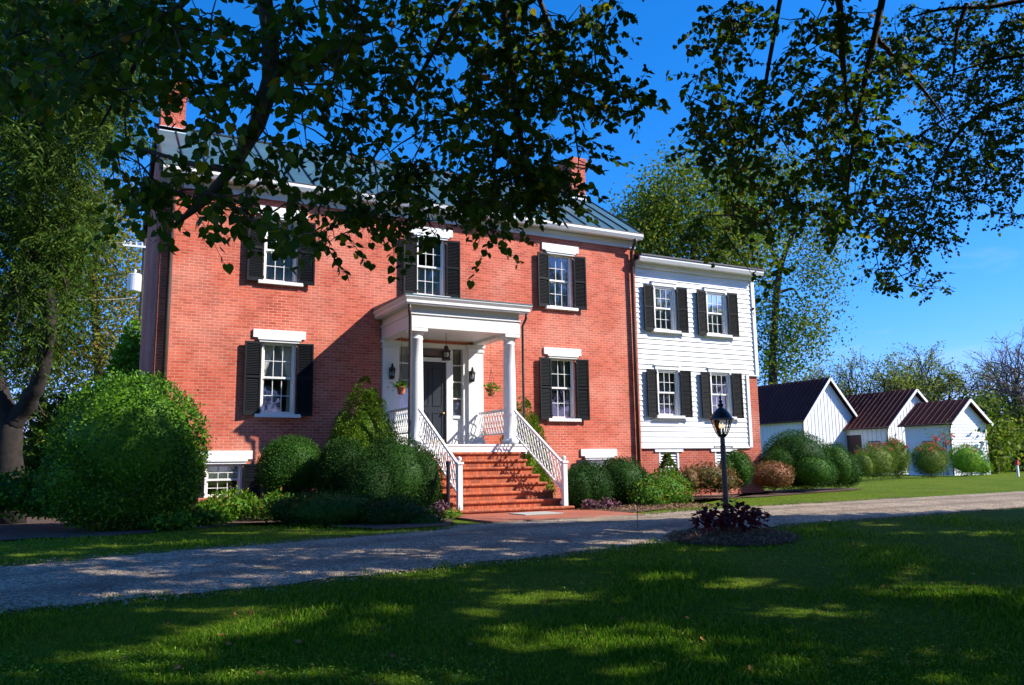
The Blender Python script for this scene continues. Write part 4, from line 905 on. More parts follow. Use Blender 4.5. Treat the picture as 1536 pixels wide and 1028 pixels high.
shrub('purple_plant', 'small pale purple plant beside the short black post', 'plant', [lump_at(661, 752, 776, 24, -5.2)], 240, .06, 'leaf_purple', group=PP, rough=.2, fuzz=.25, core=.5, seed=16)
shrub('grass_tuft', 'tuft of bright green blades at the foot of the left newel post', 'plant', [lump_at(678, 766, 786, 26, -5.35)], 260, .13, 'leaf_fresh', 'needle', rough=.2, fuzz=.2, core=0, seed=17, out=.4)
# before the wing
p = at_y(1003, 740, -2.2); m = MB()
t = empty('young_conifer', (p[0], p[1], -.1), 'small blue green young conifer before the wing basement wall', 'bush')
n = 900; tt = rng.uniform(0, 1, n)**.7; a = rng.uniform(0, 6.28, n); rr = (.62*(1-tt)+.03)*rng.uniform(.3, 1, n); P = np.stack([p[0]+rr*np.cos(a), p[1]+rr*np.sin(a), -.05+(1.25)*tt], 1)
leaves('foliage', P, unit(np.stack([np.cos(a), np.sin(a), .5+0*a], 1)+rng.normal(size=(n, 3))*.3), rnd(n), rng.uniform(.07, .12, n), 'diamond', 'leaf_far', t)
m.tube([(p[0], p[1], -.1), (p[0], p[1], 1.15)], [.03, .01], 6); m.build('trunk', 'bark', t, True)
RB = 'reddish barberry shrubs before the wing'
shrub('barberry_bush', 'loose reddish green shrub behind the lamp post', 'shrub', [lump_at(1062, 694, 740, 84, -2.2, .8), lump_at(1035, 700, 742, 40, -2.3), lump_at(1085, 706, 740, 50, -2.4)], 3600, .06, 'leaf_red', group=RB, rough=.16, fuzz=.2, core=.75, seed=18)
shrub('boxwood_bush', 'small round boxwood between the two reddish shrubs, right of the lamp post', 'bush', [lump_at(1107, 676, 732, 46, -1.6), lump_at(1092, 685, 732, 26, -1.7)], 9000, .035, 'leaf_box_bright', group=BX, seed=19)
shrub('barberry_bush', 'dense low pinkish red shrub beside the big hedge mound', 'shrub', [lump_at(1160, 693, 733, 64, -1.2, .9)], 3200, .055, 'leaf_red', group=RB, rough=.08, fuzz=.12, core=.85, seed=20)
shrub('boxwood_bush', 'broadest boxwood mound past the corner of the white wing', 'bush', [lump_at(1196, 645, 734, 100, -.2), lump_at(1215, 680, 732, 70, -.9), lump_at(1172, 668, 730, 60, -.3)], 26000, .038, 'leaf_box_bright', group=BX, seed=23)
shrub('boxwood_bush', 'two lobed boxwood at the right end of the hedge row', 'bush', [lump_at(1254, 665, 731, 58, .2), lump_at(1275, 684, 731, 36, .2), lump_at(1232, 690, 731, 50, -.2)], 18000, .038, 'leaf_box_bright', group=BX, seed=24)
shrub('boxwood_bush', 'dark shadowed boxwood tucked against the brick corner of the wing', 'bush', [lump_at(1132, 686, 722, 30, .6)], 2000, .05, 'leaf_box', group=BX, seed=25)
FS = 'feathery flowering shrubs before the sheds'
def feather(label, lumps, seed, fl=24, mat='leaf_feather'):
    return shrub('flowering_shrub', label, 'shrub', lumps, 5200, .13, mat, 'needle', FS, .12, .16, .9, .8, -.5, seed, -.1, ('petal', fl, .09, lumps[0][2]+lumps[0][5]*.45))
feather('grey green feathery shrub with few pink flowers, nearest the two lobed boxwood', [lump_at(1316, 668, 716, 66, 7.5, .8), lump_at(1298, 678, 716, 30, 7.2)], 31, 16)
feather('feathery shrub topped with pink flowers before the middle shed', [lump_at(1346, 662, 714, 40, 8.5, .8)], 32, 40)
feather('rounded feathery shrub with red roses before the smallest shed', [lump_at(1397, 666, 715, 56, 9, .8)], 33, 40)
feather('brighter green feathery shrub at the foot of the smallest shed gable', [lump_at(1452, 668, 714, 56, 9.8, .8), lump_at(1475, 690, 713, 26, 9.6)], 34, 10, 'leaf_fresh')
t = empty('rose_bush', (at_y(1418, 714, 9.6)[0], 9.6, -.1), 'tall thin rose stems with bright pink blooms at the corner of the smallest shed', 'shrub')
m = MB(); tips = []
for i in range(9):
    b = at_y(1418+rng.uniform(-8, 8), 713, 9.7); e = at_y(1418+rng.uniform(-18, 14), rng.uniform(640, 668), 9.7); m.tube([b, (b+e)/2+(0, 0, .1), e], [.015, .012, .008], 5); tips.append(e)
m.build('stem', 'bark', t, True); tips = np.array(tips)
P = np.repeat(tips, 26, 0)+rng.normal(size=(len(tips)*26, 3))*(.2, .2, .25); leaves('foliage', P, rnd(len(P)), rnd(len(P)), rng.uniform(.07, .12, len(P)), 'oval', 'leaf_fresh', t)
P = np.repeat(tips[:6]-(0, 0, .1), 16, 0)+rng.normal(size=(96, 3))*.09; leaves('flower_heads', P, rnd(96), rnd(96), rng.uniform(.10, .16, 96), 'oval', 'petal', t)

# ------------------------------------------------------------------ trees
def connect(mb, nodes, targets, r0=.03, r1=.006, sides=5, sag=.06, maxn=1500):
    """grow a branch from the nearest node of the tree to each target in turn"""
    N = np.array(nodes, float); T = np.asarray(targets, float)
    d0 = np.sqrt(((T[:, None, :]-N[None, :, :])**2).sum(2)).min(1) if len(T)*len(N) < 4e6 else np.linalg.norm(T-N.mean(0), axis=1)
    for i in np.argsort(d0)[:maxn]:
        p = T[i]; dd = ((N-p)**2).sum(1); a = N[dd.argmin()]; L_ = math.sqrt(dd.min())
        if L_ < .02: continue
        mid = (a+p)/2+np.array((0, 0, sag*L_))+rng.normal(size=3)*L_*.07
        r = min(r0, r1+L_*.012); mb.tube([a, a*.4+mid*.6-(a*.4+mid*.6-mid)*.3, mid, p], [r, r*.85, r*.7, r1*.7], sides, False)
        N = np.vstack([N, mid[None], p[None]])
def clusters(blobs):
    C = []
    for (u, v, ru, rv, dep, dd, n) in blobs:
        for _ in range(n):
            a = rng.uniform(0, 6.28); r = math.sqrt(rng.uniform(0, 1))
            C.append(at_depth(u+ru*r*math.cos(a), v+rv*r*math.sin(a), max(2.5, dep+rng.normal()*dd)))
    return np.array(C)
def resample(pts, n):
    pts = np.array(pts, float); d = np.concatenate([[0], np.cumsum(np.linalg.norm(np.diff(pts, axis=0), axis=1))]); t = np.linspace(0, d[-1], n)
    q = np.stack([np.interp(t, d, pts[:, k]) for k in range(3)], 1)
    for _ in range(2): q[1:-1] = (q[:-2]+2*q[1:-1]+q[2:])/4
    return q
def limb(mb, pts, rads, n=24, sides=9):
    q = resample(pts, n); pp = np.array(pts, float); cd = np.concatenate([[0], np.cumsum(np.linalg.norm(np.diff(pp, axis=0), axis=1))]); r = np.interp(np.linspace(0, 1, n), cd/cd[-1] if len(rads) == len(pp) else np.linspace(0, 1, len(rads)), rads)
    q[1:-1] += rng.normal(size=(n-2, 3))*r[1:-1, None]*.14; mb.tube(q, list(r), sides); return q
def blob_tree(name, label, cat, trunk, blobs, mat, shape, size, per, spread, bark='bark', group=None, droop=.3, maxbr=500, limbs=(), r1=.012, aniso=(1, 1, .8)):
    base = trunk[0][0]; t = empty(name, tuple(base), label, cat, group); mb = MB(); nodes = []
    for pts, rads in [trunk_ for trunk_ in ([trunk] if not isinstance(trunk[0][0], list) else trunk)]+list(limbs): nodes += list(limb(mb, pts, rads))
    C = clusters(blobs); bm = MB(); connect(bm, nodes, C, .09, r1, 5, .05, maxbr)
    mb.build('trunk', bark, t, True); bm.build('branches', bark, t, True)
    P = np.repeat(C, per, 0); P = P+rng.normal(size=P.shape)*spread*np.array(aniso); A = unit(rnd(len(P))+(0, 0, -droop)); N = unit(rnd(len(P))+(0, 0, .6))
    leaves('crown', P, A, N, rng.uniform(.7, 1.3, len(P))*size, shape, mat, t); return t
def gnd(u, v, dep):
    p = at_depth(u, v, dep); p[2] = -.1; return p
D_ = at_depth
# conifer at the left edge, with a curving branch
b = gnd(18, 712, 17)
t = empty('conifer_tree', tuple(b), 'large feathery conifer with a crooked dark trunk and curving limb at the left edge', 'tree'); mb = MB()
nodes = list(limb(mb, [b, D_(14, 660, 17), D_(20, 610, 17), D_(-25, 560, 17), D_(20, 430, 17), D_(42, 370, 17), D_(62, 240, 17.3), D_(92, 90, 17.5), D_(112, -160, 18)], [.34, .25, .22, .18, .15, .12, .10, .07, .04], 40, 12))
nodes += list(limb(mb, [D_(14, 640, 17), D_(44, 604, 16.9), D_(66, 555, 16.7), D_(77, 475, 16.5), D_(68, 415, 16.5), D_(44, 378, 16.6), D_(18, 345, 16.8), D_(5, 290, 17)], [.21, .18, .14, .125, .115, .10, .08, .05], 36, 10))
nodes += list(limb(mb, [D_(-25, 560, 17), D_(-60, 420, 17.5), D_(-80, 150, 18)], [.25, .2, .1], 20, 9))
C = clusters([(40, 60, 150, 90, 17, 1.6, 210), (165, 60, 75, 90, 16.5, 1.2, 120), (80, 180, 120, 70, 17, 1.6, 170), (70, 290, 85, 75, 17, 1.5, 130), (20, 380, 80, 80, 17.5, 1.6, 90), (95, 380, 32, 60, 17, 1.2, 40), (60, 470, 50, 70, 18, 1.4, 55), (-10, 520, 70, 60, 18.5, 1.2, 50), (40, 620, 60, 50, 20, 1, 40), (-90, 200, 110, 250, 18, 2, 140), (60, -110, 160, 100, 17, 1.6, 120)])
bm = MB(); connect(bm, nodes, C, .06, .01, 5, .05, 900); mb.build('trunk', 'bark_grey', t, True); bm.build('branches', 'bark', t, True)
ns_, nl_ = 9, 15
c0 = np.repeat(C, ns_, 0)+rng.normal(size=(len(C)*ns_, 3))*(.26, .26, .20); d0 = unit(rng.normal(size=c0.shape)*(1, 1, .3)+(0, 0, -.45)); l0 = rng.uniform(.35, .75, len(c0))
tt = (np.arange(nl_)+.5)/nl_; P = c0[:, None, :]+d0[:, None, :]*(l0[:, None]*tt[None, :])[:, :, None]; P[:, :, 2] -= .28*l0[:, None]*tt[None, :]**2
sd = unit(np.cross(d0, np.array((0, 0, 1.)))); sg = np.where(np.arange(nl_) % 2 == 0, 1., -1.)
A = d0[:, None, :]*.7+sd[:, None, :]*sg[None, :, None]*.75+np.array((0, 0, -.35))
P = P.reshape(-1, 3); A = A.reshape(-1, 3)+rng.normal(size=P.shape)*.2
leaves('crown', P, A, rnd(len(P))*.8+(0, 0, .6), rng.uniform(.7, 1.4, len(P))*.115, 'spray', 'leaf_conifer', t)
# trees behind the left end of the house
b = gnd(150, 700, 60)
blob_tree('autumn_tree', 'yellowing broad leaved tree far behind the left end of the house', 'tree', ([b, D_(150, 560, 60), D_(140, 430, 60), D_(150, 320, 60)], [.45, .35, .25, .08]),
  [(150, 330, 50, 50, 60, 2, 45), (120, 300, 40, 40, 61, 2, 25), (170, 400, 55, 60, 60, 2, 60), (105, 430, 50, 60, 61, 2, 40), (190, 470, 40, 60, 61, 2, 40), (130, 540, 70, 60, 61, 2, 60), (90, 470, 60, 70, 61, 2, 50), (60, 560, 70, 60, 62, 2, 50), (180, 560, 40, 60, 60, 2, 30)], 'leaf_autumn', 'diamond', .26, 62, .95)
shrub('arborvitae', 'narrow upright green arborvitae beside the left gable of the house', 'tree', [lump_at(188, 486, 720, 46, 9), lump_at(172, 520, 720, 40, 8.5)], 5000, .16, 'leaf_fresh', rough=.14, fuzz=.16, core=.8, seed=41)
shrub('evergreen_shrub', 'dark evergreen shrub in the shade behind the holly bush', 'shrub', [lump_at(110, 590, 720, 110, 4), lump_at(70, 640, 720, 70, 5), lump_at(150, 600, 720, 70, 6)], 5000, .15, 'leaf_box', rough=.2, fuzz=.2, core=.8, seed=42)
# tall trees behind the wing
TG = 'tall trees behind the wing'
b = gnd(1040, 700, 36)
blob_tree('broadleaf_tree', 'dense green and yellow tree rising behind the wing roof', 'tree', ([b, D_(1040, 560, 36), D_(1035, 440, 36), D_(1045, 330, 36)], [.4, .32, .22, .06]),
  [(985, 330, 45, 40, 36, 1.5, 55), (958, 350, 32, 45, 36, 1.5, 34), (1050, 300, 75, 60, 36, 1.6, 90), (1020, 390, 80, 40, 36, 1.5, 60), (1090, 380, 60, 50, 36, 1.5, 50), (1040, 450, 75, 40, 37, 1.5, 30)], 'leaf_tall', 'oval', .145, 90, .62, group=TG)
b = gnd(1160, 700, 74)
blob_tree('broadleaf_tree', 'tall open crowned tree with a bare leaning trunk right of the wing', 'tree', ([b, D_(1158, 560, 74), D_(1162, 470, 74), D_(1168, 400, 74), D_(1200, 330, 74), D_(1190, 260, 74)], [.46, .40, .32, .27, .17, .08]),
  [(1120, 270, 60, 35, 74, 1.5, 44), (1170, 300, 90, 60, 74, 1.6, 66), (1225, 370, 45, 45, 74, 1.4, 30), (1110, 340, 60, 50, 74, 2.2, 45), (1185, 510, 42, 50, 74, 1.3, 46), (1150, 470, 25, 40, 74, 1.2, 20), (1225, 430, 30, 30, 74, 1.2, 12), (1220, 490, 28, 30, 74, 1.2, 10), (1160, 570, 30, 30, 75, 2, 10)], 'leaf_tall', 'oval', .28, 64, 1.18, group=TG,
  limbs=[([D_(1166, 440, 74), D_(1190, 432, 74), D_(1207, 460, 74)], [.16, .11, .04]), ([D_(1168, 400, 74), D_(1140, 330, 74), D_(1120, 270, 74)], [.21, .15, .06])])
# fan shaped open trees behind the sheds
def fan_tree(name, label, u, v0, dep, spread, top, seed, mat, leafy, group=None, levels=5, bark='bark_grey'):
    r_ = np.random.default_rng(seed); b = gnd(u, v0, dep); t = empty(name, tuple(b), label, 'tree', group); mb = MB(); tips = []
    H = (D_(u, top, dep)[2]+.1)*1.24; S = spread*dep/FPX
    def grow(p, d, Ln, r, lv):
        e = p+d*Ln; m = (p+e)/2+r_.normal(size=3)*Ln*.06; mb.tube([p, m, e], [r, r*.85, r*.7], 6 if lv > 2 else 4, False)
        if lv == 0: tips.append(e); tips.append(m); return
        for _ in range(3 if lv > 1 else r_.integers(2, 4)):
            q = d+r_.normal(size=3)*np.array((.55, .55, .30)); q[2] = q[2]*.75+(.30 if lv > 1 else .08); q /= np.linalg.norm(q)
            grow(e if r_.uniform() < .6 else m, q, Ln*r_.uniform(.66, .88), r*.6, lv-1)
    ln = H*.235
    for k in range(5):
        a = k*1.256+r_.uniform(0, 1); d = np.array((math.cos(a)*S/H*1.1, math.sin(a)*S/H*1.1, 1)); d /= np.linalg.norm(d); grow(b+(0, 0, H*.06), d, ln, H*.016, levels)
    mb.tube([b, b+(0, 0, H*.1)], [H*.03, H*.024], 8); mb.build('trunk', bark, t, True)
    if leafy:
        T = np.array(tips); T = T[r_.uniform(size=len(T)) < leafy]; P = np.repeat(T, 7, 0); P = P+r_.normal(size=P.shape)*.22
        leaves('crown', P, rnd(len(P)), rnd(len(P)), rng.uniform(.7, 1.3, len(P))*.17, 'oval', mat, t)
    return t
FG = 'open crowned trees behind the sheds'
fan_tree('spreading_tree', 'fan shaped tree with thin green crown behind the middle shed', 1300, 700, 66, 95, 518, 5, 'leaf_pale', .55, FG)
fan_tree('spreading_tree', 'wide fan shaped tree with thin green crown behind the smallest shed', 1400, 700, 68, 110, 518, 6, 'leaf_pale', .55, FG)
fan_tree('bare_tree', 'almost leafless greyish tree at the right edge above the hedgerow', 1560, 700, 62, 90, 488, 8, 'leaf_autumn', .04, None, 5, 'bark_pale')
HG = 'hedgerow trees right of the sheds'
for lab, u, v, dep, sz, mm in (('dark green hedgerow tree directly right of the smallest shed', 1478, 606, 60, 44, 'leaf_far'), ('mid green hedgerow tree at the right edge of the picture', 1530, 612, 64, 52, 'leaf_far'), ('bushy hedgerow tree beyond the red topped marker post', 1600, 600, 66, 70, 'leaf_far'), ('low leafy green bush at the foot of the hedgerow beside the smallest shed', 1494, 655, 56, 26, 'leaf_tall')):
    b = gnd(u, 705, dep); k_ = dep/FPX
    blob_tree('hedgerow_tree', lab, 'tree', ([b, D_(u, 670, dep), D_(u, v, dep)], [.2, .15, .05]), [(u, (v+700)/2-18, sz*.7, (700-v)/2-4, dep, 2, 46), (u-8, 690, sz*.7, 14, dep, 1.5, 14)], mm, 'diamond', .30, 60, .6, group=HG, maxbr=60)
# low far woods all round the horizon
P = []; 
for k in range(26000):
    a = rng.uniform(-1.0, 1.75); r_ = rng.uniform(95, 125); P.append((CAM[0]+r_*math.sin(a), CAM[1]+r_*math.cos(a), -.3+5.2*rng.uniform(0, 1)**.8*(1+.35*math.sin(a*23)+.2*math.sin(a*61))))
P = np.array(P); o = leaves('distant_woods', P, rnd(len(P)), rnd(len(P)), rng.uniform(.7, 1.4, len(P)), 'diamond', 'leaf_far'); tag(o, 'low band of far woods along the horizon', 'woods', kind='stuff')

# ------------------------------------------------------------------ the two shade trees whose branches hang into the view
def near_leaves(C, per, tl, size, droop=.35):
    """a leafy twig at each cluster point: leaves along both sides of a drooping axis"""
    P, A, N = [], [], []; n = len(C); mb = MB()
    dirs = unit(rng.normal(size=(n, 3))*(1, 1, .45)+(0, 0, -droop)); ln = rng.uniform(.6, 1.2, n)*tl
    for c, d, l in zip(C, dirs, ln):
        side = np.cross(d, (0, 0, 1)); side /= np.linalg.norm(side)+1e-6
        pts = [c, c+d*l*.5+np.array((0, 0, -.04*l)), c+d*l+np.array((0, 0, -.22*l))]; mb.tube(pts, [.004, .003, .0015], 4, False)
        for k in range(per):
            t = (k+.6)/per; p = c+d*l*t+np.array((0, 0, -.22*l*t*t)); s = 1 if k % 2 else -1
            a = d*.5+side*s*rng.uniform(.5, 1)+np.array((0, 0, -rng.uniform(.1, 1.0)))+rng.normal(size=3)*.3
            P.append(p+side*s*.015+rng.normal(size=3)*.015); A.append(a); N.append(np.array((0, 0, 1))+rng.normal(size=3)*.75)
    P = np.array(P); far = np.where((P-CAM)@FW > 11.8, .80, 1.0)
    return P, np.array(A), np.array(N), rng.uniform(.65, 1.25, len(P))*size*far, mb
def shade_limit(x): return np.interp(x, [-30, -13, -10, -8, -6, -4, -3, -2, -1, 1, 3, 6, 9, 14, 30], [-1, -1.5, -2.3, -3.3, -4.2, -4.7, -5.6, -7.0, -7.9, -8.4, -8.9, -9.5, -9.9, -10.1, -10.3])
def ground_hit(P):
    t = (P[:, 2]+.2)/SUN[2]; return P-SUN*t[:, None]
PATCH = [(260, 977, .40), (450, 925, .65), (650, 860, .55), (375, 947, .45), (140, 1015, .40), (340, 1020, .3), (1493, 890, .8), (1410, 893, .45), (1048, 965, .5), (960, 970, .5), (903, 960, .55), (985, 940, .3), (1268, 1000, .40), (868, 895, .6), (1168, 875, .45), (1020, 870, .4), (800, 900, .4), (1248, 920, .5), (1440, 985, .35), (1230, 795, .5), (1330, 787, .5), (1480, 800, .6), (1390, 800, .4),
         (140, 862, .55), (300, 850, .3), (60, 848, .5), (640, 863, .35), (480, 862, .5), (190, 893, .35), (420, 838, .5), (560, 835, .35), (690, 825, .5), (780, 815, .6), (350, 800, .6), (140, 820, .5), (440, 795, .5), (60, 830, .5), (260, 815, .4), (860, 803, .5), (640, 800, .3), (700, 800, .5), (950, 800, .5), (900, 818, .4)]
_pr = np.random.default_rng(5)
PATCH += [(_pr.uniform(-100, 1640), 800+230*_pr.uniform()**1.3, _pr.uniform(.10, .30)) for _ in range(60)]
PATCH += [(_pr.uniform(-60, 1000), _pr.uniform(805, 885), _pr.uniform(.12, .35)) for _ in range(36)]
PG = np.array([np.append(on_ground(u, v)[:2], r) for u, v, r in PATCH])
def shade_leaves(x0, x1, dens, size, seed):
    r_ = np.random.default_rng(seed); out = []
    n = int((x1-x0)*17*dens)
    g = np.stack([r_.uniform(x0, x1, n), r_.uniform(-21.5, -3.5, n)], 1); z = r_.uniform(5.0, 11.5, n)+1.2*np.sin(g[:, 0]*.7)
    pass
    G0 = np.stack([g[:, 0], g[:, 1], np.full(n, -.2)], 1)
    for _ in range(16):
        C = G0+SUN*((z+.2)/SUN[2])[:, None]; u, v, d = pix(C); inn = (d > .3) & (u > -150) & (u < 1690) & (v > -110) & (v < 1150); z = np.where(inn, z+.7, z)
    P = np.repeat(C, 9, 0); P = P+r_.normal(size=P.shape)*(.34, .34, .18)
    G = ground_hit(P); keep = G[:, 1] < shade_limit(G[:, 0])+r_.normal(size=len(G))*.12
    for x, y, r in PG:
        # patches are longer across the view than along it
        dx, dy = G[:, 0]-x, G[:, 1]-y; a = dx*RT[0]+dy*RT[1]; c = dx*(-RT[1])+dy*RT[0]
        keep &= ~((np.sqrt((a/1.5)**2+(c/.75)**2) < .80*r*(1+.4*np.sin(a*9+x)+.3*np.sin(c*13+y)+.2*np.sin(a*23+2*y))) & (r_.uniform(size=len(P)) < .93))
    u, v, d = pix(P); vis = (d > .3) & (u > -90) & (u < 1626) & (v > -40) & (v < 1100)
    keep &= ~vis
    for q in [D_(a, b, 13.2) for a, b in ((1400, 60), (1420, 130), (1450, 100))]+[D_(a, b, 10.4) for a, b in ((1340, 40), (1330, 150), (1300, 175), (1283, 255), (1272, 288), (1350, 90))]+[D_(a, b, 8.3) for a, b in ((560, 80), (700, 100), (860, 30))]:
        w_ = P-q; tq = w_@SUN; keep &= ~((((w_-tq[:, None]*SUN)**2).sum(1) < .45**2) & (tq > 0))
    keep &= ((P-CAM)**2).sum(1) > 2.2**2
    return P[keep], C
def shade_tree(label, base, top, x0, x1, dens, size, blobs, limbs, per, tl, lsize, seed):
    t = empty('shade_tree', base, label, 'tree', 'shade trees by the lawn'); B = np.array(base)
    mb = MB(); nodes = list(limb(mb, [B, B+(.1, 0, 2.5), np.array(top)], [.55, .40, .30], 20, 14)); mb.build('trunk', 'bark', t, True); T0 = np.array(top)
    crown_nodes = []
    for k in range(9):
        a = k*.698+.3; e = T0+np.array((6.5*math.cos(a), 4.5*math.sin(a), rng.uniform(2, 5)))
        uu, vv, dd = pix(np.array([T0*(1-q)+e*q for q in np.linspace(0, 1, 12)]))
        if ((dd > 0) & (uu > -80) & (uu < 1616) & (vv > -60) & (vv < 1100)).any(): continue
        m = MB(); crown_nodes += list(limb(m, [T0-(0, 0, .3), (T0+e)/2+(0, 0, .6), e], [.2, .12, .04], 16, 8)); m.build('limb', 'bark', t, True)
    vis_nodes = []
    for pts, rads in limbs:
        m = MB(); q = limb(m, pts, rads, 44, 10); vis_nodes += list(q); m.build('limb', 'bark', t, True)
    P, C = shade_leaves(x0, x1, dens, size, seed)
    n = len(P); leaves('crown', P, unit(rnd(n)+(0, 0, -.3)), unit(rnd(n)*.8+(0, 0, .8)), rng.uniform(.7, 1.3, n)*size, 'oval', 'leaf_near', t)
    V = clusters(blobs); bm = MB(); connect(bm, vis_nodes, V, .02, .0045, 5, -.03, 1600)
    P, A, N, S, tw = near_leaves(V, per, tl, lsize); bm.v, bm.f = bm.v, bm.f
    bm.add(tw.v, tw.f); bm.build('branches', 'bark', t, True)
    leaves('leafy_sprays', P, A, N, S, 'heart', 'leaf_near', t)
    return t
A_top = (1.0, -23.2, 5.2)
def to_trunk(p, top): p = np.array(p, float); T = np.array(top); return [T, (T*.6+p*.4)+(0, 0, 1.6), (T*.2+p*.8)+(0, 0, 1.2)]
def path(dep, pts): return [D_(u, v, dep if np.isscalar(dep) else dep[i]) for i, (u, v) in enumerate(pts)]
LA = []
def add_limb(store, top, dep, pts, rpx, start=.14):
    q = path(dep, pts); dd = dep if np.isscalar(dep) else dep[0]; r = [x*dd/FPX for x in rpx]
    r = [x*.8 for x in r]; store.append((to_trunk(q[0], top)+q, [start, start*.8, max(r[0]*1.15, .03)]+r))
add_limb(LA, A_top, 5.8, [(375, -140), (388, -10), (412, 50), (428, 105), (405, 160), (372, 205), (352, 255), (335, 300), (312, 332), (285, 342), (262, 338)], [16, 15, 15, 18, 17, 13, 11, 10, 9, 6, 3], .2)
LA.append((path(5.8, [(428, 105), (470, 92), (520, 70), (575, 55)]), [.06, .045, .03, .012]))
LA.append((path([5.8, 5.9, 6.1, 6.3], [(352, 255), (300, 250), (240, 232), (190, 215)]), [.03, .022, .015, .006]))
add_limb(LA, A_top, 8.3, [(745, -140), (754, -10), (760, 50), (770, 120), (780, 200), (788, 270), (796, 330)], [9, 8, 7.5, 7, 6, 4.5, 2], .16)
add_limb(LA, A_top, 8.0, [(760, -130), (700, -10), (652, 70), (612, 150), (575, 215), (545, 262)], [6, 5, 4.5, 4, 3, 1.5], .12)
add_limb(LA, A_top, 8.6, [(770, -120), (802, -10), (830, 45), (850, 110), (862, 180), (868, 240)], [6, 5, 4.5, 3.5, 2.5, 1.2], .12)
LA.append((path(8.5, [(832, 48), (800, 66), (770, 84)]), [.03, .025, .02]))
add_limb(LA, A_top, 7.0, [(420, -150), (300, -20), (230, 40), (190, 120), (150, 190)], [8, 7, 6, 4, 2], .12)
blA = [(270, 20, 80, 50, 5.4, .4, 17), (200, 20, 90, 60, 6.2, .5, 30), (110, 40, 110, 70, 6.6, .5, 52), (30, 40, 60, 80, 6.8, .5, 30), (185, 100, 60, 50, 6.0, .5, 20), (90, 125, 90, 35, 6.6, .5, 22), (300, 80, 50, 60, 5.6, .4, 9), (480, 40, 80, 65, 6.0, .6, 34), (265, 120, 26, 24, 5.4, .2, 3), (330, 150, 40, 40, 5.7, .3, 6),
  (240, 275, 40, 24, 5.9, .25, 9), (310, 290, 40, 18, 5.8, .25, 7), (430, 230, 40, 40, 6.0, .3, 6), (430, 70, 36, 60, 5.6, .3, 9), (350, 190, 30, 50, 5.45, .2, 7), (395, 120, 34, 40, 5.45, .2, 8), (310, 290, 34, 24, 5.5, .2, 6), (560, 300, 50, 40, 7.6, .4, 8), (640, 250, 60, 50, 7.8, .4, 10), (540, 250, 60, 60, 7.2, .4, 9), (370, 300, 26, 20, 5.6, .2, 4), (200, 285, 34, 34, 6.1, .3, 10), (180, 215, 26, 26, 6.1, .3, 4), (450, 140, 60, 66, 6.0, .5, 15), (505, 210, 50, 50, 6.5, .5, 18), (545, 130, 60, 75, 7.0, .6, 30), (500, 300, 36, 30, 7.2, .4, 9), (492, 355, 30, 20, 7.2, .3, 7), (398, 320, 26, 16, 5.4, .2, 2), (440, 290, 36, 30, 5.9, .3, 4), (560, 335, 36, 30, 7.8, .4, 14), (590, 270, 36, 40, 7.8, .4, 14),
  (640, 50, 85, 75, 8.0, .6, 58), (745, 40, 85, 65, 8.3, .6, 66), (760, 140, 80, 55, 8.3, .6, 64), (690, 175, 70, 50, 8.2, .6, 36), (855, 90, 70, 75, 8.5, .6, 56), (915, 140, 44, 40, 8.6, .4, 18), (960, 150, 28, 22, 8.7, .3, 7), (900, 25, 36, 36, 8.6, .4, 12), (780, 230, 66, 42, 8.3, .5, 56), (765, 285, 78, 32, 8.2, .5, 62), (655, 280, 50, 34, 8.0, .5, 16), (640, 335, 36, 26, 8.0, .4, 11), (738, 345, 16, 16, 8.1, .25, 5), (835, 275, 38, 28, 8.3, .4, 17), (872, 225, 24, 30, 8.5, .3, 8)]
shade_tree('shade tree whose thick crooked dark limb and heart shaped leaves hang over the brick house', (1.0, -23.4, -.8), A_top, -16, 5, 44, .23, blA, LA, 12, .42, .070, 71)
B_top = (9.0, -17.5, 5.0); LB = []
add_limb(LB, B_top, 10, [(1250, -120), (1256, -10), (1262, 60), (1267, 110), (1270, 165)], [7, 6.5, 6, 5, 2.5], .12)
add_limb(LB, B_top, 10.3, [(1340, -120), (1324, -10), (1314, 55), (1296, 120), (1282, 190), (1275, 250), (1270, 305)], [7, 6.5, 6.5, 5.5, 4.5, 3.5, 1.5], .12)
LB.append((path(10.3, [(1314, 55), (1345, 90), (1385, 135), (1420, 180)]), [.035, .03, .02, .008]))
add_limb(LB, B_top, 10, [(1190, -120), (1172, -10), (1158, 60), (1148, 140), (1125, 225), (1095, 300)], [5, 4.5, 4, 3.5, 2.5, 1.2], .10)
add_limb(LB, B_top, 13.5, [(1600, 125), (1540, 145), (1495, 160), (1450, 182), (1420, 220), (1400, 270), (1385, 340)], [6.5, 6, 5, 4, 3, 2, 1], .14)
add_limb(LB, B_top, 13, [(1600, -8), (1540, 0), (1480, 12), (1420, 10), (1370, 25)], [5, 5, 4, 3, 1.5], .12)
add_limb(LB, B_top, 13, [(1600, 70), (1540, 82), (1480, 92), (1430, 110)], [4, 3.5, 2.5, 1.5], .10)
LB.append((path(13, [(1450, 5), (1435, 50), (1432, 90), (1428, 130)]), [.04, .03, .02, .01]))
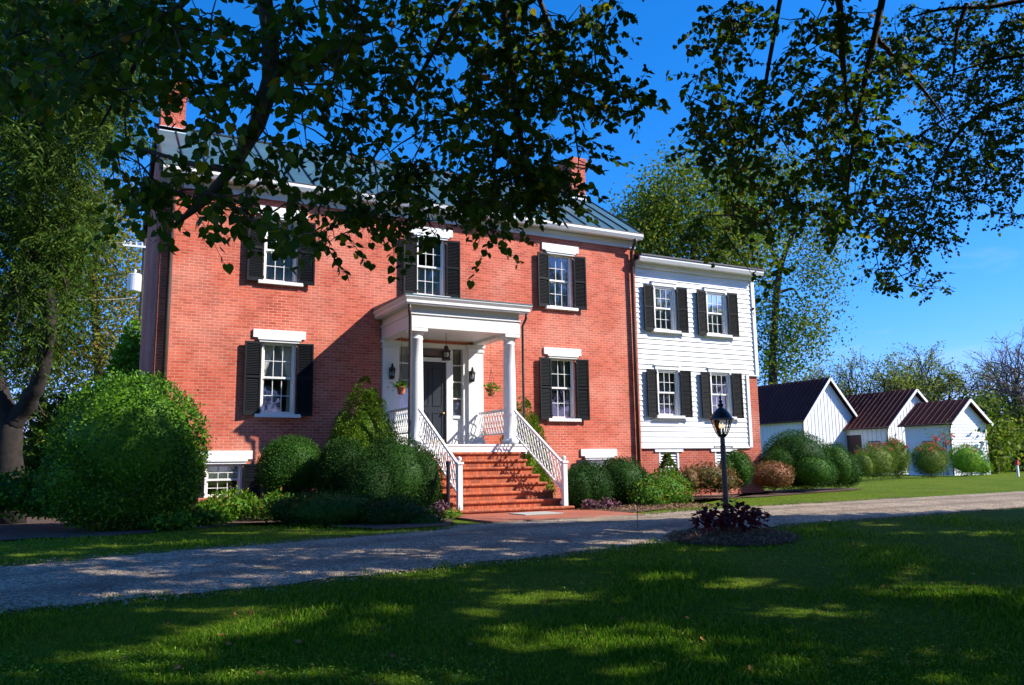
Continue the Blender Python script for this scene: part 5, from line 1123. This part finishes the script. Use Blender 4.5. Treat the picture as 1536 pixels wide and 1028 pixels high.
blB = [(1090, 55, 50, 55, 10, .6, 34), (1080, 150, 55, 55, 10, .6, 38), (1125, 220, 75, 50, 10, .6, 50), (1058, 215, 34, 32, 10, .5, 14), (1185, 130, 60, 70, 10, .6, 46), (1120, 20, 60, 25, 10, .5, 16), (1245, 185, 60, 70, 10.2, .6, 52), (1140, 300, 62, 46, 10, .6, 40), (1230, 285, 56, 50, 10.3, .6, 40), (1300, 90, 80, 80, 10.5, .7, 76), (1300, 225, 70, 60, 10.5, .7, 58), (1290, 315, 56, 40, 11, .6, 36), (1075, 350, 50, 32, 10, .4, 9), (1150, 408, 40, 18, 10, .3, 5), (1240, 20, 40, 40, 10.3, .5, 18),
  (1350, 390, 55, 42, 12.5, .6, 34), (1395, 425, 26, 14, 12.5, .4, 6), (1325, 430, 20, 16, 12, .4, 5)]
blB2 = [(1420, 70, 100, 75, 13.2, .8, 182), (1500, 60, 60, 70, 13.5, .8, 98), (1450, 190, 80, 65, 13.5, .8, 154), (1520, 170, 50, 70, 13.6, .8, 84), (1390, 270, 66, 56, 13, .7, 112), (1350, 330, 55, 45, 12.6, .6, 70), (1490, 265, 50, 45, 13.4, .7, 64), (1515, 320, 26, 22, 13.4, .5, 12), (1400, 340, 34, 30, 13, .5, 25)]
shade_tree('shade tree whose slender branches and small leaves hang in from the right over the sheds', (9.2, -17.6, -.55), B_top, 5, 22, 40, .23, blB+blB2, LB, 12, .40, .068, 72)

# ------------------------------------------------------------------ grass, fallen leaves
def free(P):                                               # on turf: not on the drive, in a bed or under the house
    x, y = P[:, 0], P[:, 1]; e_ = .10*np.sin(x*5.3)+.07*np.sin(x*13.7+1)+.05*np.sin(x*29)+rng.normal(size=len(x))*.07; k = ~((y > drive_low(x)+.05+e_) & (y < drive_up(x)-.05+e_))
    k &= ((x-.45)/1.1)**2+((y+11.05)/.78)**2 > 1+.12*np.sin(x*31+y*17)
    k &= ~((y > np.interp(x, [-12, -9.6, -8, -6.4, -5.2, -4.6, -3.9, -2.6, -1.7], [-4.6, -5.5, -5.7, -4.6, -4.1, -5.4, -7.2, -7.2, -7])) & (x < 1.8))
    k &= ~((x > -1.8) & (x < 1.8) & (y > -7.2)); k &= ~((x >= 1.8) & (y > np.interp(x, [1.8, 3, 4.4, 5.2, 6, 10, 12.5, 15, 17.3, 18], [-6.1, -5.9, -5.0, -3.9, -2.6, -2.35, -1.5, -.9, .1, 3])) & (x < 22.5))
    return k
def blades(name, label, n, v0, v1, size, mat, um=260, power=1.0):
    u = rng.uniform(-um, 1536+um, n); v = v0+(v1-v0)*rng.uniform(0, 1, n)**power; P = np.zeros((n, 3)); z = np.full(n, -.1)
    d = FW[None]+RT[None]*((u-768)/FPX)[:, None]-UP[None]*((v-514)/FPX)[:, None]
    for _ in range(25):
        P = CAM+d*((z-CAM[2])/d[:, 2])[:, None]; z = h(P[:, 1]).astype(float)
    P[:, :2] += rng.normal(size=(n, 2))*.03; P[:, 2] = h(P[:, 1]); P = P[free(P)]; n = len(P)
    A = unit(rng.normal(size=(n, 3))*(.55, .55, .1)+(0, 0, 1)); cl = .75+.5*np.sin(P[:, 0]*1.7+np.sin(P[:, 1]*2.1))*np.sin(P[:, 1]*1.3)
    S = size*rng.uniform(.6, 1.5, n)*np.clip(cl, .55, 1.25)
    o = leaves(name, P-(0, 0, .004), A, rnd(n)*(1, 1, .1), S, 'needle', mat); tag(o, label, 'grass', kind='stuff'); return P
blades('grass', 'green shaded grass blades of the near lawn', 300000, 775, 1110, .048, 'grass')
blades('grass', 'short sunlit grass blades of the lawn beyond the drive', 60000, 713, 850, .05, 'grass_sunlit', 200)
for i in range(22):
    u, v = [(418, 946), (335, 962), (440, 972), (343, 975), (1030, 935), (1048, 972), (1060, 968), (1245, 962), (1280, 1001), (700, 976), (810, 980), (856, 818), (1500, 900), (260, 1012), (137, 1015), (95, 847), (150, 1022), (600, 1000), (1130, 1010), (900, 1000), (1400, 880), (530, 900)][i]
    p = on_ground(u+rng.uniform(-6, 6), v); P = np.array([p+(0, 0, .045)]); s = rng.uniform(.032, .052)
    if i == 0: base = None
    o = leaves('fallen_leaf', P, rnd(1)*(1, 1, .3), np.array([[.3, -.4, 1.0]])+rnd(1)*.4, s, 'heart', 'leaf_dead'); tag(o, 'dry orange brown leaf fallen on the lawn', 'leaf', 'fallen leaves on the lawn')

def scatter(name, label, cat_, n, cx, cy, rx, ry, mat, size, shape, dz):
    a = rng.uniform(0, 6.28, n); r_ = np.sqrt(rng.uniform(0, 1, n)); x = cx+rx*r_*np.cos(a); y = cy+ry*r_*np.sin(a)
    P = np.stack([x, y, h(y)+dz(r_)], 1); o = leaves(name, P, unit(rng.normal(size=(n, 3))*(1, 1, .35)), rnd(n)*.5+(0, 0, 1), size*rng.uniform(.5, 1.5, n), shape, mat); tag(o, label, cat_, kind='stuff')
MAT['chip'] = leaf_mat('bark_chips', [(0.0, (0.06, 0.034, 0.02)), (0.6, (0.24, 0.14, 0.08)), (1.0, (0.5, 0.34, 0.2))], 0.0, 0.9, 0.1)
scatter('mulch_chips', 'brown bark chips covering the round bed of the lamp post', 'mulch', 5200, .45, -11.05, 1.14, .82, 'chip', .055, 'needle', lambda r_: .03+.09*(1-r_**2)+rng.uniform(0, .03, len(r_)))
scatter('mulch_chips', 'brown bark chips in the bed right of the brick steps', 'mulch', 5000, 3.4, -5.0, 1.9, 1.0, 'chip', .06, 'needle', lambda r_: .03+rng.uniform(0, .03, len(r_)))
n = 420; x = rng.uniform(-11, 8, n); y = rng.uniform(-18.5, -7, n); P = np.stack([x, y, h(y)+.03], 1)
o = leaves('leaf_litter', P, rnd(n)*(1, 1, .3), rnd(n)*.6+(0, 0, 1), rng.uniform(.02, .045, n), 'heart', 'leaf_dead'); tag(o, 'small scattered leaf litter over the lawn and drive', 'leaf litter', kind='stuff')
n = 9000; x = rng.uniform(-12, 12, n); e = rng.integers(0, 2, n); y = np.where(e, drive_low(x)-np.abs(rng.normal(size=n))*.13, drive_up(x)+np.abs(rng.normal(size=n))*.13)
P = np.stack([x, y, h(y)+.015], 1); o = leaves('loose_gravel', P, unit(rng.normal(size=(n, 3))*(1, 1, .5)), rnd(n)*.6+(0, 0, 1), rng.uniform(.015, .04, n), 'oval', 'gravel'); tag(o, 'loose gravel stones spilled along the drive edges', 'gravel', kind='stuff')

n = 26000; u = rng.uniform(-200, 1736, n); v = 800+300*rng.uniform(0, 1, n)**.8; z = np.full(n, -.1)
d = FW[None]+RT[None]*((u-768)/FPX)[:, None]-UP[None]*((v-514)/FPX)[:, None]
for _ in range(25):
    P = CAM+d*((z-CAM[2])/d[:, 2])[:, None]; z = h(P[:, 1]).astype(float)
P[:, 2] = h(P[:, 1])+rng.uniform(.02, .045, n); k = np.sin(P[:, 0]*1.1+2*np.sin(P[:, 1]*.9))+np.sin(P[:, 1]*1.7+P[:, 0]*.6) > .1; P = P[k & free(P)]; n = len(P)
o = leaves('clover', P, unit(rng.normal(size=(n, 3))*(1, 1, .4)), rnd(n)*.5+(0, 0, 1), rng.uniform(.014, .028, n), 'oval', 'leaf_fresh'); tag(o, 'patches of clover among the shaded grass', 'clover', kind='stuff')
